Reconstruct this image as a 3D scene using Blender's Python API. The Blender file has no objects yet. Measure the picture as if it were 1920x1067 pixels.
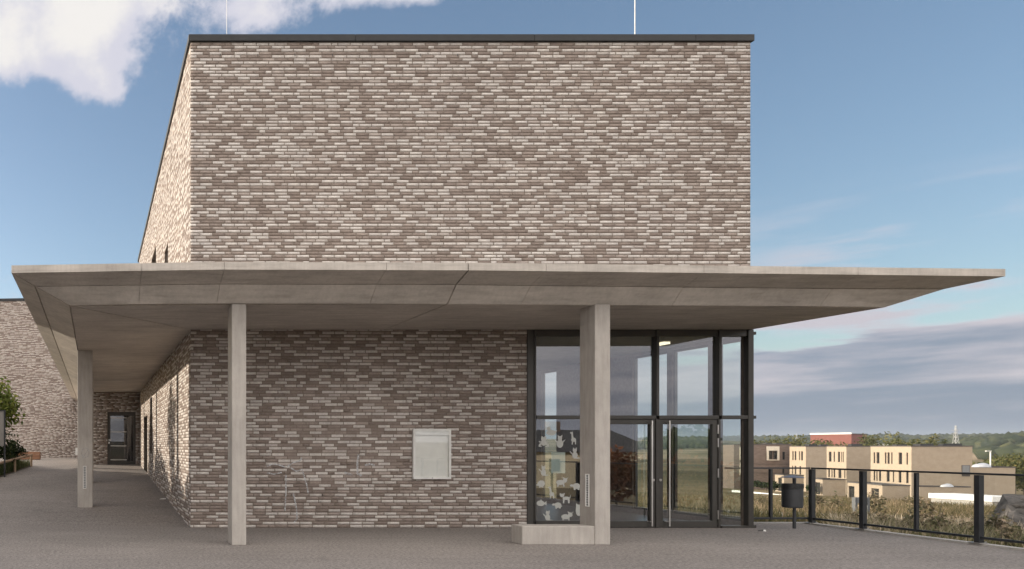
import bpy, bmesh, math, random
import numpy as np
from mathutils import Vector, Matrix, noise as mnoise

random.seed(7); RNG = np.random.default_rng(7)
SC = bpy.context.scene
COL = SC.collection
F, PX0, PY0, CAMZ = 1420.0, 178.0, 838.0, 1.62     # focal length and axis of the (shifted) lens in photo pixels

# ------------------------------------------------------------------ camera
cam = bpy.data.cameras.new('camera')
cam.sensor_fit = 'HORIZONTAL'; cam.sensor_width = 36.0
cam.lens = F / 1920.0 * 36.0
cam.shift_x = (960.0 - PX0) / 1920.0
cam.shift_y = (PY0 - 533.5) / 1920.0
cam.clip_start = 0.1; cam.clip_end = 12000
camo = bpy.data.objects.new('camera', cam); COL.objects.link(camo)
camo.location = (0, 0, CAMZ); camo.rotation_euler = (math.pi / 2, 0, 0)
SC.camera = camo

# ------------------------------------------------------------------ sun and sky
SUN_AZ = math.radians(24.0)          # behind the facade plane, seen from the -X axis
SUN_EL = math.radians(14.2)
SUN_DIR = Vector((-math.cos(SUN_AZ) * math.cos(SUN_EL), math.sin(SUN_AZ) * math.cos(SUN_EL), math.sin(SUN_EL)))
sun = bpy.data.lights.new('sun', 'SUN'); sun.energy = 2.0; sun.angle = math.radians(0.53); sun.color = (1.0, 0.89, 0.745)
suno = bpy.data.objects.new('sun', sun); COL.objects.link(suno)
suno.rotation_euler = SUN_DIR.to_track_quat('Z', 'Y').to_euler()
suno.location = (-40, 20, 30)
SKY_STRENGTH = 0.0565
EXPOSURE = 1.7
CLOUD = 1.0

def build_world():
    w = bpy.data.worlds.new('World'); SC.world = w; w.use_nodes = True
    nt = w.node_tree; N = nt.nodes; L = nt.links; N.clear()
    def nd(t, **k):
        n = N.new(t)
        for a, b in k.items(): setattr(n, a, b)
        return n
    def link_in(sock, v):
        if hasattr(v, 'is_linked') or isinstance(v, bpy.types.NodeSocket): L.new(v, sock)
        else: sock.default_value = v
    def M(op, a, b=0.0, c=0.0, clamp=False):
        n = nd('ShaderNodeMath', operation=op, use_clamp=clamp)
        link_in(n.inputs[0], a); link_in(n.inputs[1], b); link_in(n.inputs[2], c)
        return n.outputs[0]
    def sstep(x, lo, hi):
        n = nd('ShaderNodeMapRange', interpolation_type='SMOOTHSTEP', clamp=True)
        link_in(n.inputs[0], x); link_in(n.inputs[1], lo); link_in(n.inputs[2], hi); n.inputs[3].default_value = 0; n.inputs[4].default_value = 1
        return n.outputs[0]
    def noise(vec, scale, detail=8, rough=0.58, dist=0.0):
        n = nd('ShaderNodeTexNoise'); L.new(vec, n.inputs['Vector'])
        n.inputs['Scale'].default_value = scale; n.inputs['Detail'].default_value = detail
        n.inputs['Roughness'].default_value = rough; n.inputs['Distortion'].default_value = dist
        return n.outputs['Fac']
    def mixc(f, a, b):
        n = nd('ShaderNodeMix', data_type='RGBA'); link_in(n.inputs[0], f)
        link_in(n.inputs[6], a); link_in(n.inputs[7], b); return n.outputs[2]
    tc = nd('ShaderNodeTexCoord'); sep = nd('ShaderNodeSeparateXYZ'); L.new(tc.outputs['Generated'], sep.inputs[0])
    dx, dy, dz = sep.outputs
    sky = nd('ShaderNodeTexSky', sky_type='NISHITA', sun_disc=False)
    sky.sun_elevation = SUN_EL
    sky.sun_rotation = math.atan2(SUN_DIR.x, SUN_DIR.y)
    sky.air_density = 1.0; sky.dust_density = 1.5; sky.ozone_density = 1.6; sky.altitude = 300
    hs = nd('ShaderNodeHueSaturation'); hs.inputs['Saturation'].default_value = 0.98; hs.inputs['Value'].default_value = 1.0
    L.new(sky.outputs[0], hs.inputs['Color'])
    bsky = nd('ShaderNodeBackground'); bsky.inputs[1].default_value = SKY_STRENGTH; L.new(hs.outputs[0], bsky.inputs[0])
    # cumulus: noise thresholded, thicker round a few directions
    dyc = M('MAXIMUM', dy, 0.05)
    u = M('DIVIDE', dx, dyc); v = M('DIVIDE', dz, dyc)
    front = sstep(dy, 0.1, 0.25)
    bias = None
    for (px, py, a, b, wgt) in ((80, 10, .12, .085, .70), (175, 105, .052, .060, .62), (215, 175, .026, .030, .42), (340, 10, .13, .055, .62), (465, 30, .045, .05, .40), (745, -8, .12, .020, .55), (20, 110, .05, .05, .45), (300, 130, .05, .05, .22), (1780, 150, .34, .22, -.45), (950, 150, .5, .25, -.25)):
        u0 = (px - PX0) / F; v0 = (PY0 - py) / F
        e1 = M('POWER', M('DIVIDE', M('SUBTRACT', u, u0), a), 2.0); e2 = M('POWER', M('DIVIDE', M('SUBTRACT', v, v0), b), 2.0)
        g = M('MULTIPLY', M('EXPONENT', M('MULTIPLY', M('ADD', e1, e2), -1.0)), wgt)
        bias = g if bias is None else M('ADD', bias, g)
    bias = M('MULTIPLY', bias, front)
    back = M('ADD', M('MULTIPLY', sstep(dy, 0.15, -0.35), 0.66), M('MULTIPLY', sstep(dz, 0.55, 0.85), 0.30))  # unseen rear and overhead cloud, added to fill the shaded facade
    n0 = noise(tc.outputs['Generated'], 9.0, 15, 0.62, 0.15)
    n1 = M('ADD', M('MULTIPLY', M('SUBTRACT', n0, 0.5), 2.0), 0.46)
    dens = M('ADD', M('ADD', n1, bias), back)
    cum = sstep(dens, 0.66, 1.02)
    n2 = noise(tc.outputs['Generated'], 6.0, 9, 0.58)
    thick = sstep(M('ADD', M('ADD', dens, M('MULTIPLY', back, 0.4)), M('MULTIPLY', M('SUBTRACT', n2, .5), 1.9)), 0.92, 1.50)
    cumc = mixc(thick, (0.68, 0.68, 0.77, 1), mixc(sstep(dy, 0.3, -0.2), (0.90, 0.875, 0.85, 1), (2.52, 2.37, 2.23, 1)))  # rear cloud made far brighter than the visible cumulus, as fill light
    # stratus bank along the right horizon, climbing higher behind the camera
    mp = nd('ShaderNodeMapping'); mp.inputs['Scale'].default_value = (2.2, 2.2, 15.0); L.new(tc.outputs['Generated'], mp.inputs[0])
    s1 = noise(mp.outputs[0], 2.0, 7, 0.55, 0.3)
    mp2 = nd('ShaderNodeMapping'); mp2.inputs['Scale'].default_value = (3.0, 3.0, 26.0); mp2.inputs['Location'].default_value = (4, 2, 1); L.new(tc.outputs['Generated'], mp2.inputs[0])
    s2 = noise(mp2.outputs[0], 1.6, 6, 0.55, 0.2)
    top = M('ADD', M('ADD', 0.118, M('MULTIPLY', sstep(dy, 0.45, -0.6), 0.03)), M('MULTIPLY', M('SUBTRACT', s1, .5), 0.20))
    side = sstep(dx, 0.30, 0.52)
    st = M('MULTIPLY', M('SUBTRACT', 1.0, sstep(M('SUBTRACT', dz, top), -0.012, 0.012)), side)
    wisp = M('MULTIPLY', M('MULTIPLY', sstep(s1, 0.46, 0.66), M('MULTIPLY', sstep(dz, 0.12, 0.16), M('SUBTRACT', 1.0, sstep(dz, 0.19, 0.25)))), M('MULTIPLY', sstep(dx, 0.55, 0.72), 0.75))
    st = M('MAXIMUM', M('MULTIPLY', st, 0.93), wisp)
    lowhi = sstep(M('ADD', dz, M('MULTIPLY', M('SUBTRACT', s2, .5), 0.26)), 0.02, 0.108)
    dark = mixc(sstep(dy, 0.4, -0.2), (0.205, 0.265, 0.365, 1), (0.36, 0.385, 0.47, 1))
    lite = mixc(sstep(dy, 0.4, -0.2), (0.60, 0.56, 0.61, 1), (0.72, 0.69, 0.72, 1))
    stc = mixc(lowhi, dark, lite)
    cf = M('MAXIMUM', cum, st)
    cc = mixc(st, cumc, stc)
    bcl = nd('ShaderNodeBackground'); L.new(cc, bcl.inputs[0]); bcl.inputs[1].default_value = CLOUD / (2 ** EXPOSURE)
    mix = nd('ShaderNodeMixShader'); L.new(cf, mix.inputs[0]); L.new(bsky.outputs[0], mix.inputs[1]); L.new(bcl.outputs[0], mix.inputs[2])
    out = nd('ShaderNodeOutputWorld'); L.new(mix.outputs[0], out.inputs[0])
build_world()
SC.view_settings.view_transform = 'Standard'; SC.view_settings.look = 'None'
SC.view_settings.exposure = EXPOSURE; SC.view_settings.gamma = 1.0; SC.view_settings.use_curve_mapping = False
SC.render.engine = 'CYCLES'
SC.cycles.max_bounces = 8; SC.cycles.transparent_max_bounces = 24; SC.cycles.use_denoising = True
SC.cycles.caustics_reflective = False; SC.cycles.caustics_refractive = False

# ------------------------------------------------------------------ helpers
def W(px, py, Y):                      # photo pixel at depth Y -> world point
    return Vector(((px - PX0) * Y / F, Y, CAMZ + (PY0 - py) * Y / F))

class MB:
    """collects polygons for one mesh"""
    def __init__(s): s.v = []; s.f = []; s.t = []; s.mi = []
    def poly(s, pts, tone=0.5, mi=0):
        i = len(s.v); s.v += [tuple(p) for p in pts]; s.f.append(tuple(range(i, i + len(pts)))); s.t.append(tone); s.mi.append(mi)
    def hexa(s, a, tone=0.5, mi=0, skip=()):   # a: 8 corners, bottom 4 (ccw from above) then top 4
        i = len(s.v); s.v += [tuple(p) for p in a]
        for k, q in enumerate(((3, 2, 1, 0), (4, 5, 6, 7), (0, 1, 5, 4), (1, 2, 6, 5), (2, 3, 7, 6), (3, 0, 4, 7))):
            if k in skip: continue
            s.f.append(tuple(i + j for j in q)); s.t.append(tone); s.mi.append(mi)
        return s
    def box(s, x0, x1, y0, y1, z0, z1, tone=0.5, mi=0):
        return s.hexa([(x0, y0, z0), (x1, y0, z0), (x1, y1, z0), (x0, y1, z0), (x0, y0, z1), (x1, y0, z1), (x1, y1, z1), (x0, y1, z1)], tone, mi)
    def obox(s, O, U, Nn, u0, u1, n0, n1, z0, z1, tone=0.5, mi=0):   # box in a frame: along U, along outward N, and up
        O = Vector(O); U = Vector(U); Nn = Vector(Nn)
        def p(u, n, z): q = O + U * u + Nn * n; return (q.x, q.y, z)
        return s.hexa([p(u0, n1, z0), p(u1, n1, z0), p(u1, n0, z0), p(u0, n0, z0), p(u0, n1, z1), p(u1, n1, z1), p(u1, n0, z1), p(u0, n0, z1)], tone, mi)
    def tube(s, p, q, r, n=10, r2=None, caps=True, tone=0.5, mi=0):
        p = Vector(p); q = Vector(q); r2 = r if r2 is None else r2
        d = (q - p).normalized(); a = d.orthogonal().normalized(); b = d.cross(a)
        i = len(s.v)
        for (c, rr) in ((p, r), (q, r2)):
            for k in range(n):
                t = 2 * math.pi * k / n; s.v.append(tuple(c + a * (rr * math.cos(t)) + b * (rr * math.sin(t))))
        for k in range(n):
            s.f.append((i + k, i + (k + 1) % n, i + n + (k + 1) % n, i + n + k)); s.t.append(tone); s.mi.append(mi)
        if caps:
            s.f.append(tuple(i + n - 1 - k for k in range(n))); s.f.append(tuple(i + n + k for k in range(n))); s.t += [tone] * 2; s.mi += [mi] * 2
        return s
    def path(s, pts, r, n=8, tone=0.5):
        for a, b in zip(pts[:-1], pts[1:]): s.tube(a, b, r, n, tone=tone)
        return s
    def mesh(s, name, mat=None, smooth=False):
        me = bpy.data.meshes.new(name); me.from_pydata(s.v, [], s.f)
        at = me.attributes.new('tone', 'FLOAT', 'FACE'); at.data.foreach_set('value', np.array(s.t, dtype=np.float32))
        for m in (mat if isinstance(mat, (list, tuple)) else [mat]):
            if m: me.materials.append(m)
        if any(s.mi): me.polygons.foreach_set('material_index', np.array(s.mi, dtype=np.int32))
        if smooth: me.polygons.foreach_set('use_smooth', np.ones(len(s.f), dtype=bool))
        me.update(); return me
    def build(s, name, mat=None, parent=None, smooth=False, bevel=0, label=None):
        me = s.mesh(name, mat, smooth)
        if bevel:
            bm = bmesh.new(); bm.from_mesh(me)
            bmesh.ops.remove_doubles(bm, verts=bm.verts, dist=1e-5)
            ed = [e for e in bm.edges if len(e.link_faces) == 2 and e.calc_face_angle(0) > 0.6]
            bmesh.ops.bevel(bm, geom=ed, offset=bevel, segments=2, affect='EDGES', profile=0.6)
            bm.to_mesh(me); bm.free()
        return link(name, me, parent, label)

def link(name, me, parent=None, label=None):
    o = bpy.data.objects.new(name, me); COL.objects.link(o)
    if parent: o.parent = parent
    if label: o['label'] = label
    return o

def npmesh(name, verts, faces, tone=None, mat=None):
    """big mesh from numpy arrays, all faces of one size"""
    me = bpy.data.meshes.new(name); nv = len(verts); nf, k = faces.shape
    me.vertices.add(nv); me.vertices.foreach_set('co', np.ascontiguousarray(verts, dtype=np.float32).ravel())
    me.loops.add(nf * k); me.loops.foreach_set('vertex_index', np.ascontiguousarray(faces, dtype=np.int32).ravel())
    me.polygons.add(nf); me.polygons.foreach_set('loop_start', np.arange(0, nf * k, k, dtype=np.int32))
    me.polygons.foreach_set('loop_total', np.full(nf, k, dtype=np.int32))
    me.update(calc_edges=True)
    if tone is not None:
        at = me.attributes.new('tone', 'FLOAT', 'FACE'); at.data.foreach_set('value', np.ascontiguousarray(tone, dtype=np.float32))
    if mat: me.materials.append(mat)
    return me

def tag(o, label=None, cat=None, group=None, kind=None):
    if label: o['label'] = label
    if cat: o['category'] = cat
    if group: o['group'] = group
    if kind: o['kind'] = kind
    return o

def thing(name, label, cat, loc=(0, 0, 0), group=None):
    o = bpy.data.objects.new(name, None); COL.objects.link(o); o.empty_display_size = 0.2
    return tag(o, label, cat, group)          # kept at the origin of the place: parts are modelled in place

# ------------------------------------------------------------------ materials
def mat_new(name):
    m = bpy.data.materials.new(name); m.use_nodes = True
    nt = m.node_tree; b = nt.nodes['Principled BSDF']
    return m, nt, b
def n_noise(nt, vec, scale, detail=5, rough=0.55):
    n = nt.nodes.new('ShaderNodeTexNoise'); n.inputs['Scale'].default_value = scale; n.inputs['Detail'].default_value = detail; n.inputs['Roughness'].default_value = rough
    if vec is not None: nt.links.new(vec, n.inputs['Vector'])
    return n.outputs['Fac']
def n_ramp(nt, fac, stops):
    r = nt.nodes.new('ShaderNodeValToRGB'); nt.links.new(fac, r.inputs[0])
    e = r.color_ramp.elements
    while len(e) < len(stops): e.new(0.5)
    for q, (p, c) in zip(e, stops): q.position = p; q.color = (*c, 1) if len(c) == 3 else c
    return r.outputs[0]
def n_mix(nt, f, a, b, mode='MIX'):
    n = nt.nodes.new('ShaderNodeMix'); n.data_type = 'RGBA'; n.blend_type = mode
    for sock, v in ((n.inputs[0], f), (n.inputs[6], a), (n.inputs[7], b)):
        if isinstance(v, bpy.types.NodeSocket): nt.links.new(v, sock)
        else: sock.default_value = v if not isinstance(v, tuple) else ((*v, 1) if len(v) == 3 else v)
    return n.outputs[2]
def n_math(nt, op, a, b=0.0, clamp=False):
    n = nt.nodes.new('ShaderNodeMath'); n.operation = op; n.use_clamp = clamp
    for sock, v in zip(n.inputs, (a, b)):
        if isinstance(v, bpy.types.NodeSocket): nt.links.new(v, sock)
        else: sock.default_value = v
    return n.outputs[0]
def n_pos(nt, scale=(1, 1, 1)):
    g = nt.nodes.new('ShaderNodeNewGeometry')
    if scale == (1, 1, 1): return g.outputs['Position']
    m = nt.nodes.new('ShaderNodeMapping'); m.inputs['Scale'].default_value = scale; nt.links.new(g.outputs['Position'], m.inputs[0]); return m.outputs[0]
def n_attr(nt, name='tone'):
    a = nt.nodes.new('ShaderNodeAttribute'); a.attribute_name = name; return a.outputs['Fac']
def n_bump(nt, b, h, strength=0.3, dist=0.01):
    n = nt.nodes.new('ShaderNodeBump'); n.inputs['Strength'].default_value = strength; n.inputs['Distance'].default_value = dist
    nt.links.new(h, n.inputs['Height']); nt.links.new(n.outputs[0], b.inputs['Normal'])

def m_brick(name='brick_clay', light=(0.64, 0.600, 0.565), dark=(0.236, 0.192, 0.168), mid=(0.325, 0.272, 0.242)):
    m, nt, b = mat_new(name)
    c = n_ramp(nt, n_attr(nt), [(0.0, dark), (0.42, mid), (0.56, (mid[0] * 1.25, mid[1] * 1.28, mid[2] * 1.3)), (0.72, (light[0] * .82, light[1] * .82, light[2] * .82)), (1.0, light)])
    n1 = n_noise(nt, n_pos(nt, (1, 1, 2.2)), 38, 4, 0.65)
    n2 = n_noise(nt, n_pos(nt), 9.0, 3)
    c = n_mix(nt, 0.8, c, n_ramp(nt, n1, [(0.28, (0.66, 0.64, 0.63)), (0.68, (1.12, 1.12, 1.12))]), 'MULTIPLY')
    c = n_mix(nt, 0.6, c, n_ramp(nt, n2, [(0.3, (0.8, 0.79, 0.8)), (0.7, (1.08, 1.08, 1.06))]), 'MULTIPLY')
    n3 = n_noise(nt, n_pos(nt), 0.35, 3)
    c = n_mix(nt, 0.5, c, n_ramp(nt, n3, [(0.3, (0.88, 0.88, 0.88)), (0.7, (1.06, 1.06, 1.05))]), 'MULTIPLY')
    nt.links.new(c, b.inputs['Base Color']); b.inputs['Roughness'].default_value = 0.88; b.inputs['Specular IOR Level'].default_value = 0.25
    n_bump(nt, b, n1, 0.5, 0.004)
    return m
def m_noise(name, c1, c2, scale=8, rough=0.8, detail=5, bump=0.0, bscale=None, stretch=(1, 1, 1), spec=0.3, metallic=0.0):
    m, nt, b = mat_new(name)
    n1 = n_noise(nt, n_pos(nt, stretch), scale, detail, 0.6)
    c = n_ramp(nt, n1, [(0.3, c1), (0.7, c2)])
    nt.links.new(c, b.inputs['Base Color']); b.inputs['Roughness'].default_value = rough; b.inputs['Specular IOR Level'].default_value = spec; b.inputs['Metallic'].default_value = metallic
    if bump: n_bump(nt, b, n_noise(nt, n_pos(nt), bscale or scale * 3, 4), bump, 0.01)
    return m
def m_concrete(name, base, warm=1.0, stretch=(0.25, 1.6, 1.6), stain=0.5):
    m, nt, b = mat_new(name)
    B = Vector(base)
    cloudy = n_noise(nt, n_pos(nt), 1.1, 5, 0.6)
    c = n_ramp(nt, cloudy, [(0.28, tuple(B * 0.80)), (0.72, tuple(B * 1.10))])
    streak = n_noise(nt, n_pos(nt, stretch), 5.0, 5, 0.62)
    c = n_mix(nt, stain, c, n_ramp(nt, streak, [(0.30, (0.72, 0.71, 0.70)), (0.55, (1, 1, 1)), (0.8, (1.12, 1.11, 1.10))]), 'MULTIPLY')
    drip = n_noise(nt, n_pos(nt, (9.0, 9.0, 0.8)), 2.0, 4, 0.6)
    c = n_mix(nt, 0.35, c, n_ramp(nt, drip, [(0.35, (0.74, 0.73, 0.72)), (0.6, (1.04, 1.04, 1.04))]), 'MULTIPLY')
    v = nt.nodes.new('ShaderNodeTexVoronoi'); v.inputs['Scale'].default_value = 26; nt.links.new(n_pos(nt), v.inputs['Vector'])
    hole = n_ramp(nt, v.outputs['Distance'], [(0.05, (0.55, 0.54, 0.53)), (0.11, (1, 1, 1))])
    gate = n_ramp(nt, n_noise(nt, n_pos(nt), 3.3, 3), [(0.52, (0, 0, 0)), (0.60, (1, 1, 1))])
    c = n_mix(nt, gate, c, n_mix(nt, 1.0, c, hole, 'MULTIPLY'))
    fine = n_noise(nt, n_pos(nt), 60, 3, 0.7)
    c = n_mix(nt, 0.5, c, n_ramp(nt, fine, [(0.3, (0.9, 0.9, 0.9)), (0.7, (1.06, 1.06, 1.06))]), 'MULTIPLY')
    nt.links.new(c, b.inputs['Base Color']); b.inputs['Roughness'].default_value = 0.8; b.inputs['Specular IOR Level'].default_value = 0.3
    n_bump(nt, b, fine, 0.25, 0.004)
    return m
def m_flat(name, c, rough=0.5, metallic=0.0, spec=0.5, var=0.12):
    m, nt, b = mat_new(name); B = Vector(c)
    n1 = n_noise(nt, n_pos(nt), 6.0, 4)
    nt.links.new(n_ramp(nt, n1, [(0.3, tuple(B * (1 - var))), (0.7, tuple(B * (1 + var)))]), b.inputs['Base Color'])
    b.inputs['Roughness'].default_value = rough; b.inputs['Metallic'].default_value = metallic; b.inputs['Specular IOR Level'].default_value = spec
    return m
def m_glass(name, tint=(0.80, 0.86, 0.84), refl0=0.10, rough=0.0):
    m = bpy.data.materials.new(name); m.use_nodes = True; nt = m.node_tree; nt.nodes.clear()
    tr = nt.nodes.new('ShaderNodeBsdfTransparent'); tr.inputs[0].default_value = (*tint, 1)
    gl = nt.nodes.new('ShaderNodeBsdfGlossy'); gl.inputs['Roughness'].default_value = rough; gl.inputs[0].default_value = (0.95, 0.96, 1, 1)
    fr = nt.nodes.new('ShaderNodeLayerWeight'); fr.inputs[0].default_value = 0.5
    f = n_math(nt, 'ADD', n_math(nt, 'MULTIPLY', n_math(nt, 'POWER', fr.outputs['Facing'], 5.0), 0.9), refl0 + 0.045, True)
    mx = nt.nodes.new('ShaderNodeMixShader'); nt.links.new(f, mx.inputs[0]); nt.links.new(tr.outputs[0], mx.inputs[1]); nt.links.new(gl.outputs[0], mx.inputs[2])
    out = nt.nodes.new('ShaderNodeOutputMaterial'); nt.links.new(mx.outputs[0], out.inputs[0])
    return m
def m_leaf(name, stops, trans=0.25):
    m, nt, b = mat_new(name)
    nt.links.new(n_ramp(nt, n_attr(nt), stops), b.inputs['Base Color']); b.inputs['Roughness'].default_value = 0.7; b.inputs['Specular IOR Level'].default_value = 0.15
    if trans:
        t = nt.nodes.new('ShaderNodeBsdfTranslucent'); nt.links.new(n_ramp(nt, n_attr(nt), stops), t.inputs[0])
        mx = nt.nodes.new('ShaderNodeMixShader'); mx.inputs[0].default_value = trans
        nt.links.new(b.outputs[0], mx.inputs[1]); nt.links.new(t.outputs[0], mx.inputs[2])
        nt.links.new(mx.outputs[0], nt.nodes['Material Output'].inputs[0])
    return m
def m_asphalt(name, base, grain=0.85):
    m, nt, b = mat_new(name); B = Vector(base)
    big = n_noise(nt, n_pos(nt), 0.33, 6, 0.6)
    c = n_ramp(nt, big, [(0.3, tuple(B * 0.86)), (0.7, tuple(B * 1.10))])
    med = n_noise(nt, n_pos(nt, (0.35, 1.6, 1)), 2.4, 5, 0.65)
    c = n_mix(nt, 0.6, c, n_ramp(nt, med, [(0.3, (0.86, 0.86, 0.85)), (0.7, (1.10, 1.10, 1.10))]), 'MULTIPLY')
    fine = n_noise(nt, n_pos(nt), 22, 5, 0.9)
    c = n_mix(nt, grain, c, n_ramp(nt, fine, [(0.36, (0.34, 0.335, 0.33)), (0.64, (1.66, 1.66, 1.66))]), 'MULTIPLY')
    spot = n_noise(nt, n_pos(nt), 1.7, 2)
    c = n_mix(nt, n_ramp(nt, spot, [(0.66, (0, 0, 0)), (0.74, (0.35, 0.35, 0.35))]), c, tuple(B * 0.6))
    nt.links.new(c, b.inputs['Base Color']); b.inputs['Roughness'].default_value = 0.9; b.inputs['Specular IOR Level'].default_value = 0.2
    n_bump(nt, b, fine, 0.4, 0.006)
    return m

MT = dict(
    brick=m_brick(), mortar=m_noise('mortar', (0.15, 0.120, 0.098), (0.21, 0.172, 0.145), 14, 0.95, bump=0.3),
    canopy=m_concrete('canopy_concrete', (0.52, 0.478, 0.432), stretch=(0.30, 2.0, 2.0), stain=0.75),
    canopy_side=m_concrete('canopy_concrete_streaked', (0.56, 0.51, 0.455), stretch=(0.25, 3.2, 3.2), stain=0.85),
    column=m_concrete('column_concrete', (0.42, 0.39, 0.358), stretch=(1.6, 1.6, 0.5), stain=0.4),
    paving=m_asphalt('paving', (0.238, 0.215, 0.199)),
    kerb=m_concrete('kerb_concrete', (0.50, 0.48, 0.45)),
    frame=m_flat('dark_frame', (0.036, 0.033, 0.029), 0.42),
    coping=m_flat('coping_metal', (0.028, 0.029, 0.031), 0.55, 0.0, 0.3),
    steel=m_flat('stainless', (0.62, 0.61, 0.59), 0.28, 1.0),
    alu=m_flat('pale_aluminium', (0.66, 0.655, 0.63), 0.45, 0.0),
    white=m_flat('white_paint', (0.76, 0.75, 0.72), 0.6),
    paper=m_flat('paper_sheet', (0.74, 0.735, 0.71), 0.85, var=0.05),
    film=m_flat('frosted_film', (0.40, 0.405, 0.38), 0.75, var=0.05),
    rail=m_flat('railing_paint', (0.020, 0.022, 0.026), 0.45),
    bin=m_flat('bin_paint', (0.032, 0.034, 0.038), 0.5),
    glass=m_glass('window_glass', (0.86, 0.92, 0.90), 0.20),
    glass_rear=m_glass('hall_window_glass', (0.88, 0.93, 0.91), 0.0),
    glass_fence=m_glass('railing_glass', (0.93, 0.95, 0.94), 0.0),
    glass_case=m_glass('case_glass', (0.97, 0.98, 0.97), 0.04),
    dark_glass=m_flat('dark_window', (0.02, 0.023, 0.026), 0.08, 0.0, 0.8),
    floor=m_flat('hall_floor', (0.10, 0.09, 0.08), 0.35),
    wall_in=m_flat('hall_wall', (0.36, 0.35, 0.33), 0.8),
    ceil=m_flat('hall_ceiling', (0.30, 0.29, 0.26), 0.8),
    wood=m_noise('weathered_wood', (0.27, 0.19, 0.13), (0.42, 0.31, 0.22), 7, 0.8, stretch=(1, 1, 7), bump=0.2),
    wood_red=m_noise('red_brown_timber', (0.20, 0.10, 0.06), (0.33, 0.18, 0.11), 7, 0.8, stretch=(0.4, 0.4, 8), bump=0.2),
    soil=m_noise('soil', (0.05, 0.04, 0.03), (0.10, 0.08, 0.06), 6, 0.95, bump=0.5),
    bark=m_noise('bark', (0.07, 0.055, 0.045), (0.16, 0.13, 0.10), 20, 0.95, stretch=(1, 1, 0.2), bump=0.6),
    leaf_maple=m_leaf('maple_leaf', [(0, (0.075, 0.11, 0.024)), (0.5, (0.17, 0.20, 0.045)), (1, (0.36, 0.32, 0.08))]),
    leaf_dark=m_leaf('dark_leaf', [(0, (0.012, 0.022, 0.009)), (0.6, (0.04, 0.058, 0.02)), (1, (0.12, 0.13, 0.06))]),
    leaf_far=m_leaf('tree_leaf', [(0, (0.05, 0.062, 0.02)), (0.6, (0.12, 0.122, 0.042)), (1, (0.22, 0.19, 0.075))]),
    leaf_red=m_leaf('russet_leaf', [(0, (0.16, 0.06, 0.03)), (0.6, (0.34, 0.14, 0.065)), (1, (0.45, 0.23, 0.11))]),
    grass=m_leaf('dry_grass', [(0, (0.06, 0.06, 0.025)), (0.35, (0.13, 0.11, 0.052)), (0.7, (0.23, 0.17, 0.105)), (1, (0.36, 0.275, 0.18))]),
    grass_shade=m_leaf('weed_grass', [(0, (0.13, 0.14, 0.06)), (0.3, (0.26, 0.23, 0.13)), (0.65, (0.44, 0.36, 0.26)), (1, (0.58, 0.48, 0.37))]),
)

# ------------------------------------------------------------------ ground heights
def ramp(Y):
    return float(np.interp(Y, [-50, 15.6, 32.5, 42.5, 60], [0, 0, 0.87, 1.0, 1.0]))
def fence_x(Y): return 14.9 - 0.112 * (15.8 - Y)
def dist_out(X, Y):
    if Y < 15.8:
        return max(X - fence_x(Y), -6 - Y) if (X > fence_x(Y) or Y < -6) else -1.0
    if X < 13.2 and Y > 15.8 and X > -30: return -1.0 if X < 13.0 else min(Y - 15.8, X - 13.0)
    return math.hypot(max(X - 14.9, 0), Y - 15.8)
def terr(X, Y):
    D = dist_out(X, Y)
    if D < 0: return -0.35
    z = float(np.interp(D, [0, 1.0, 3.5, 12, 37, 90, 162, 260, 600, 1100, 1900, 2700, 5000], [-0.12, -0.2, -0.75, -1.35, -2.4, -4.9, -7.2, -9.5, -13, -12, 4, 22, 30]))
    if D > 60:
        a = min((D - 60) / 400, 1)
        z += a * 3.0 * mnoise.noise(Vector((X * 0.006, Y * 0.006, 0)))
    if D > 600:
        a = min((D - 600) / 900, 1); bear = math.degrees(math.atan2(X, Y))
        z += a * (9 * mnoise.noise(Vector((X * 0.0011, Y * 0.0011, 3))) )
        z += min((D - 600) / 500, 1) * 17 * math.exp(-((bear - 52.5) / 3.4) ** 2) * math.exp(-((D - 1300) / 500) ** 2)
    return z

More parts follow.
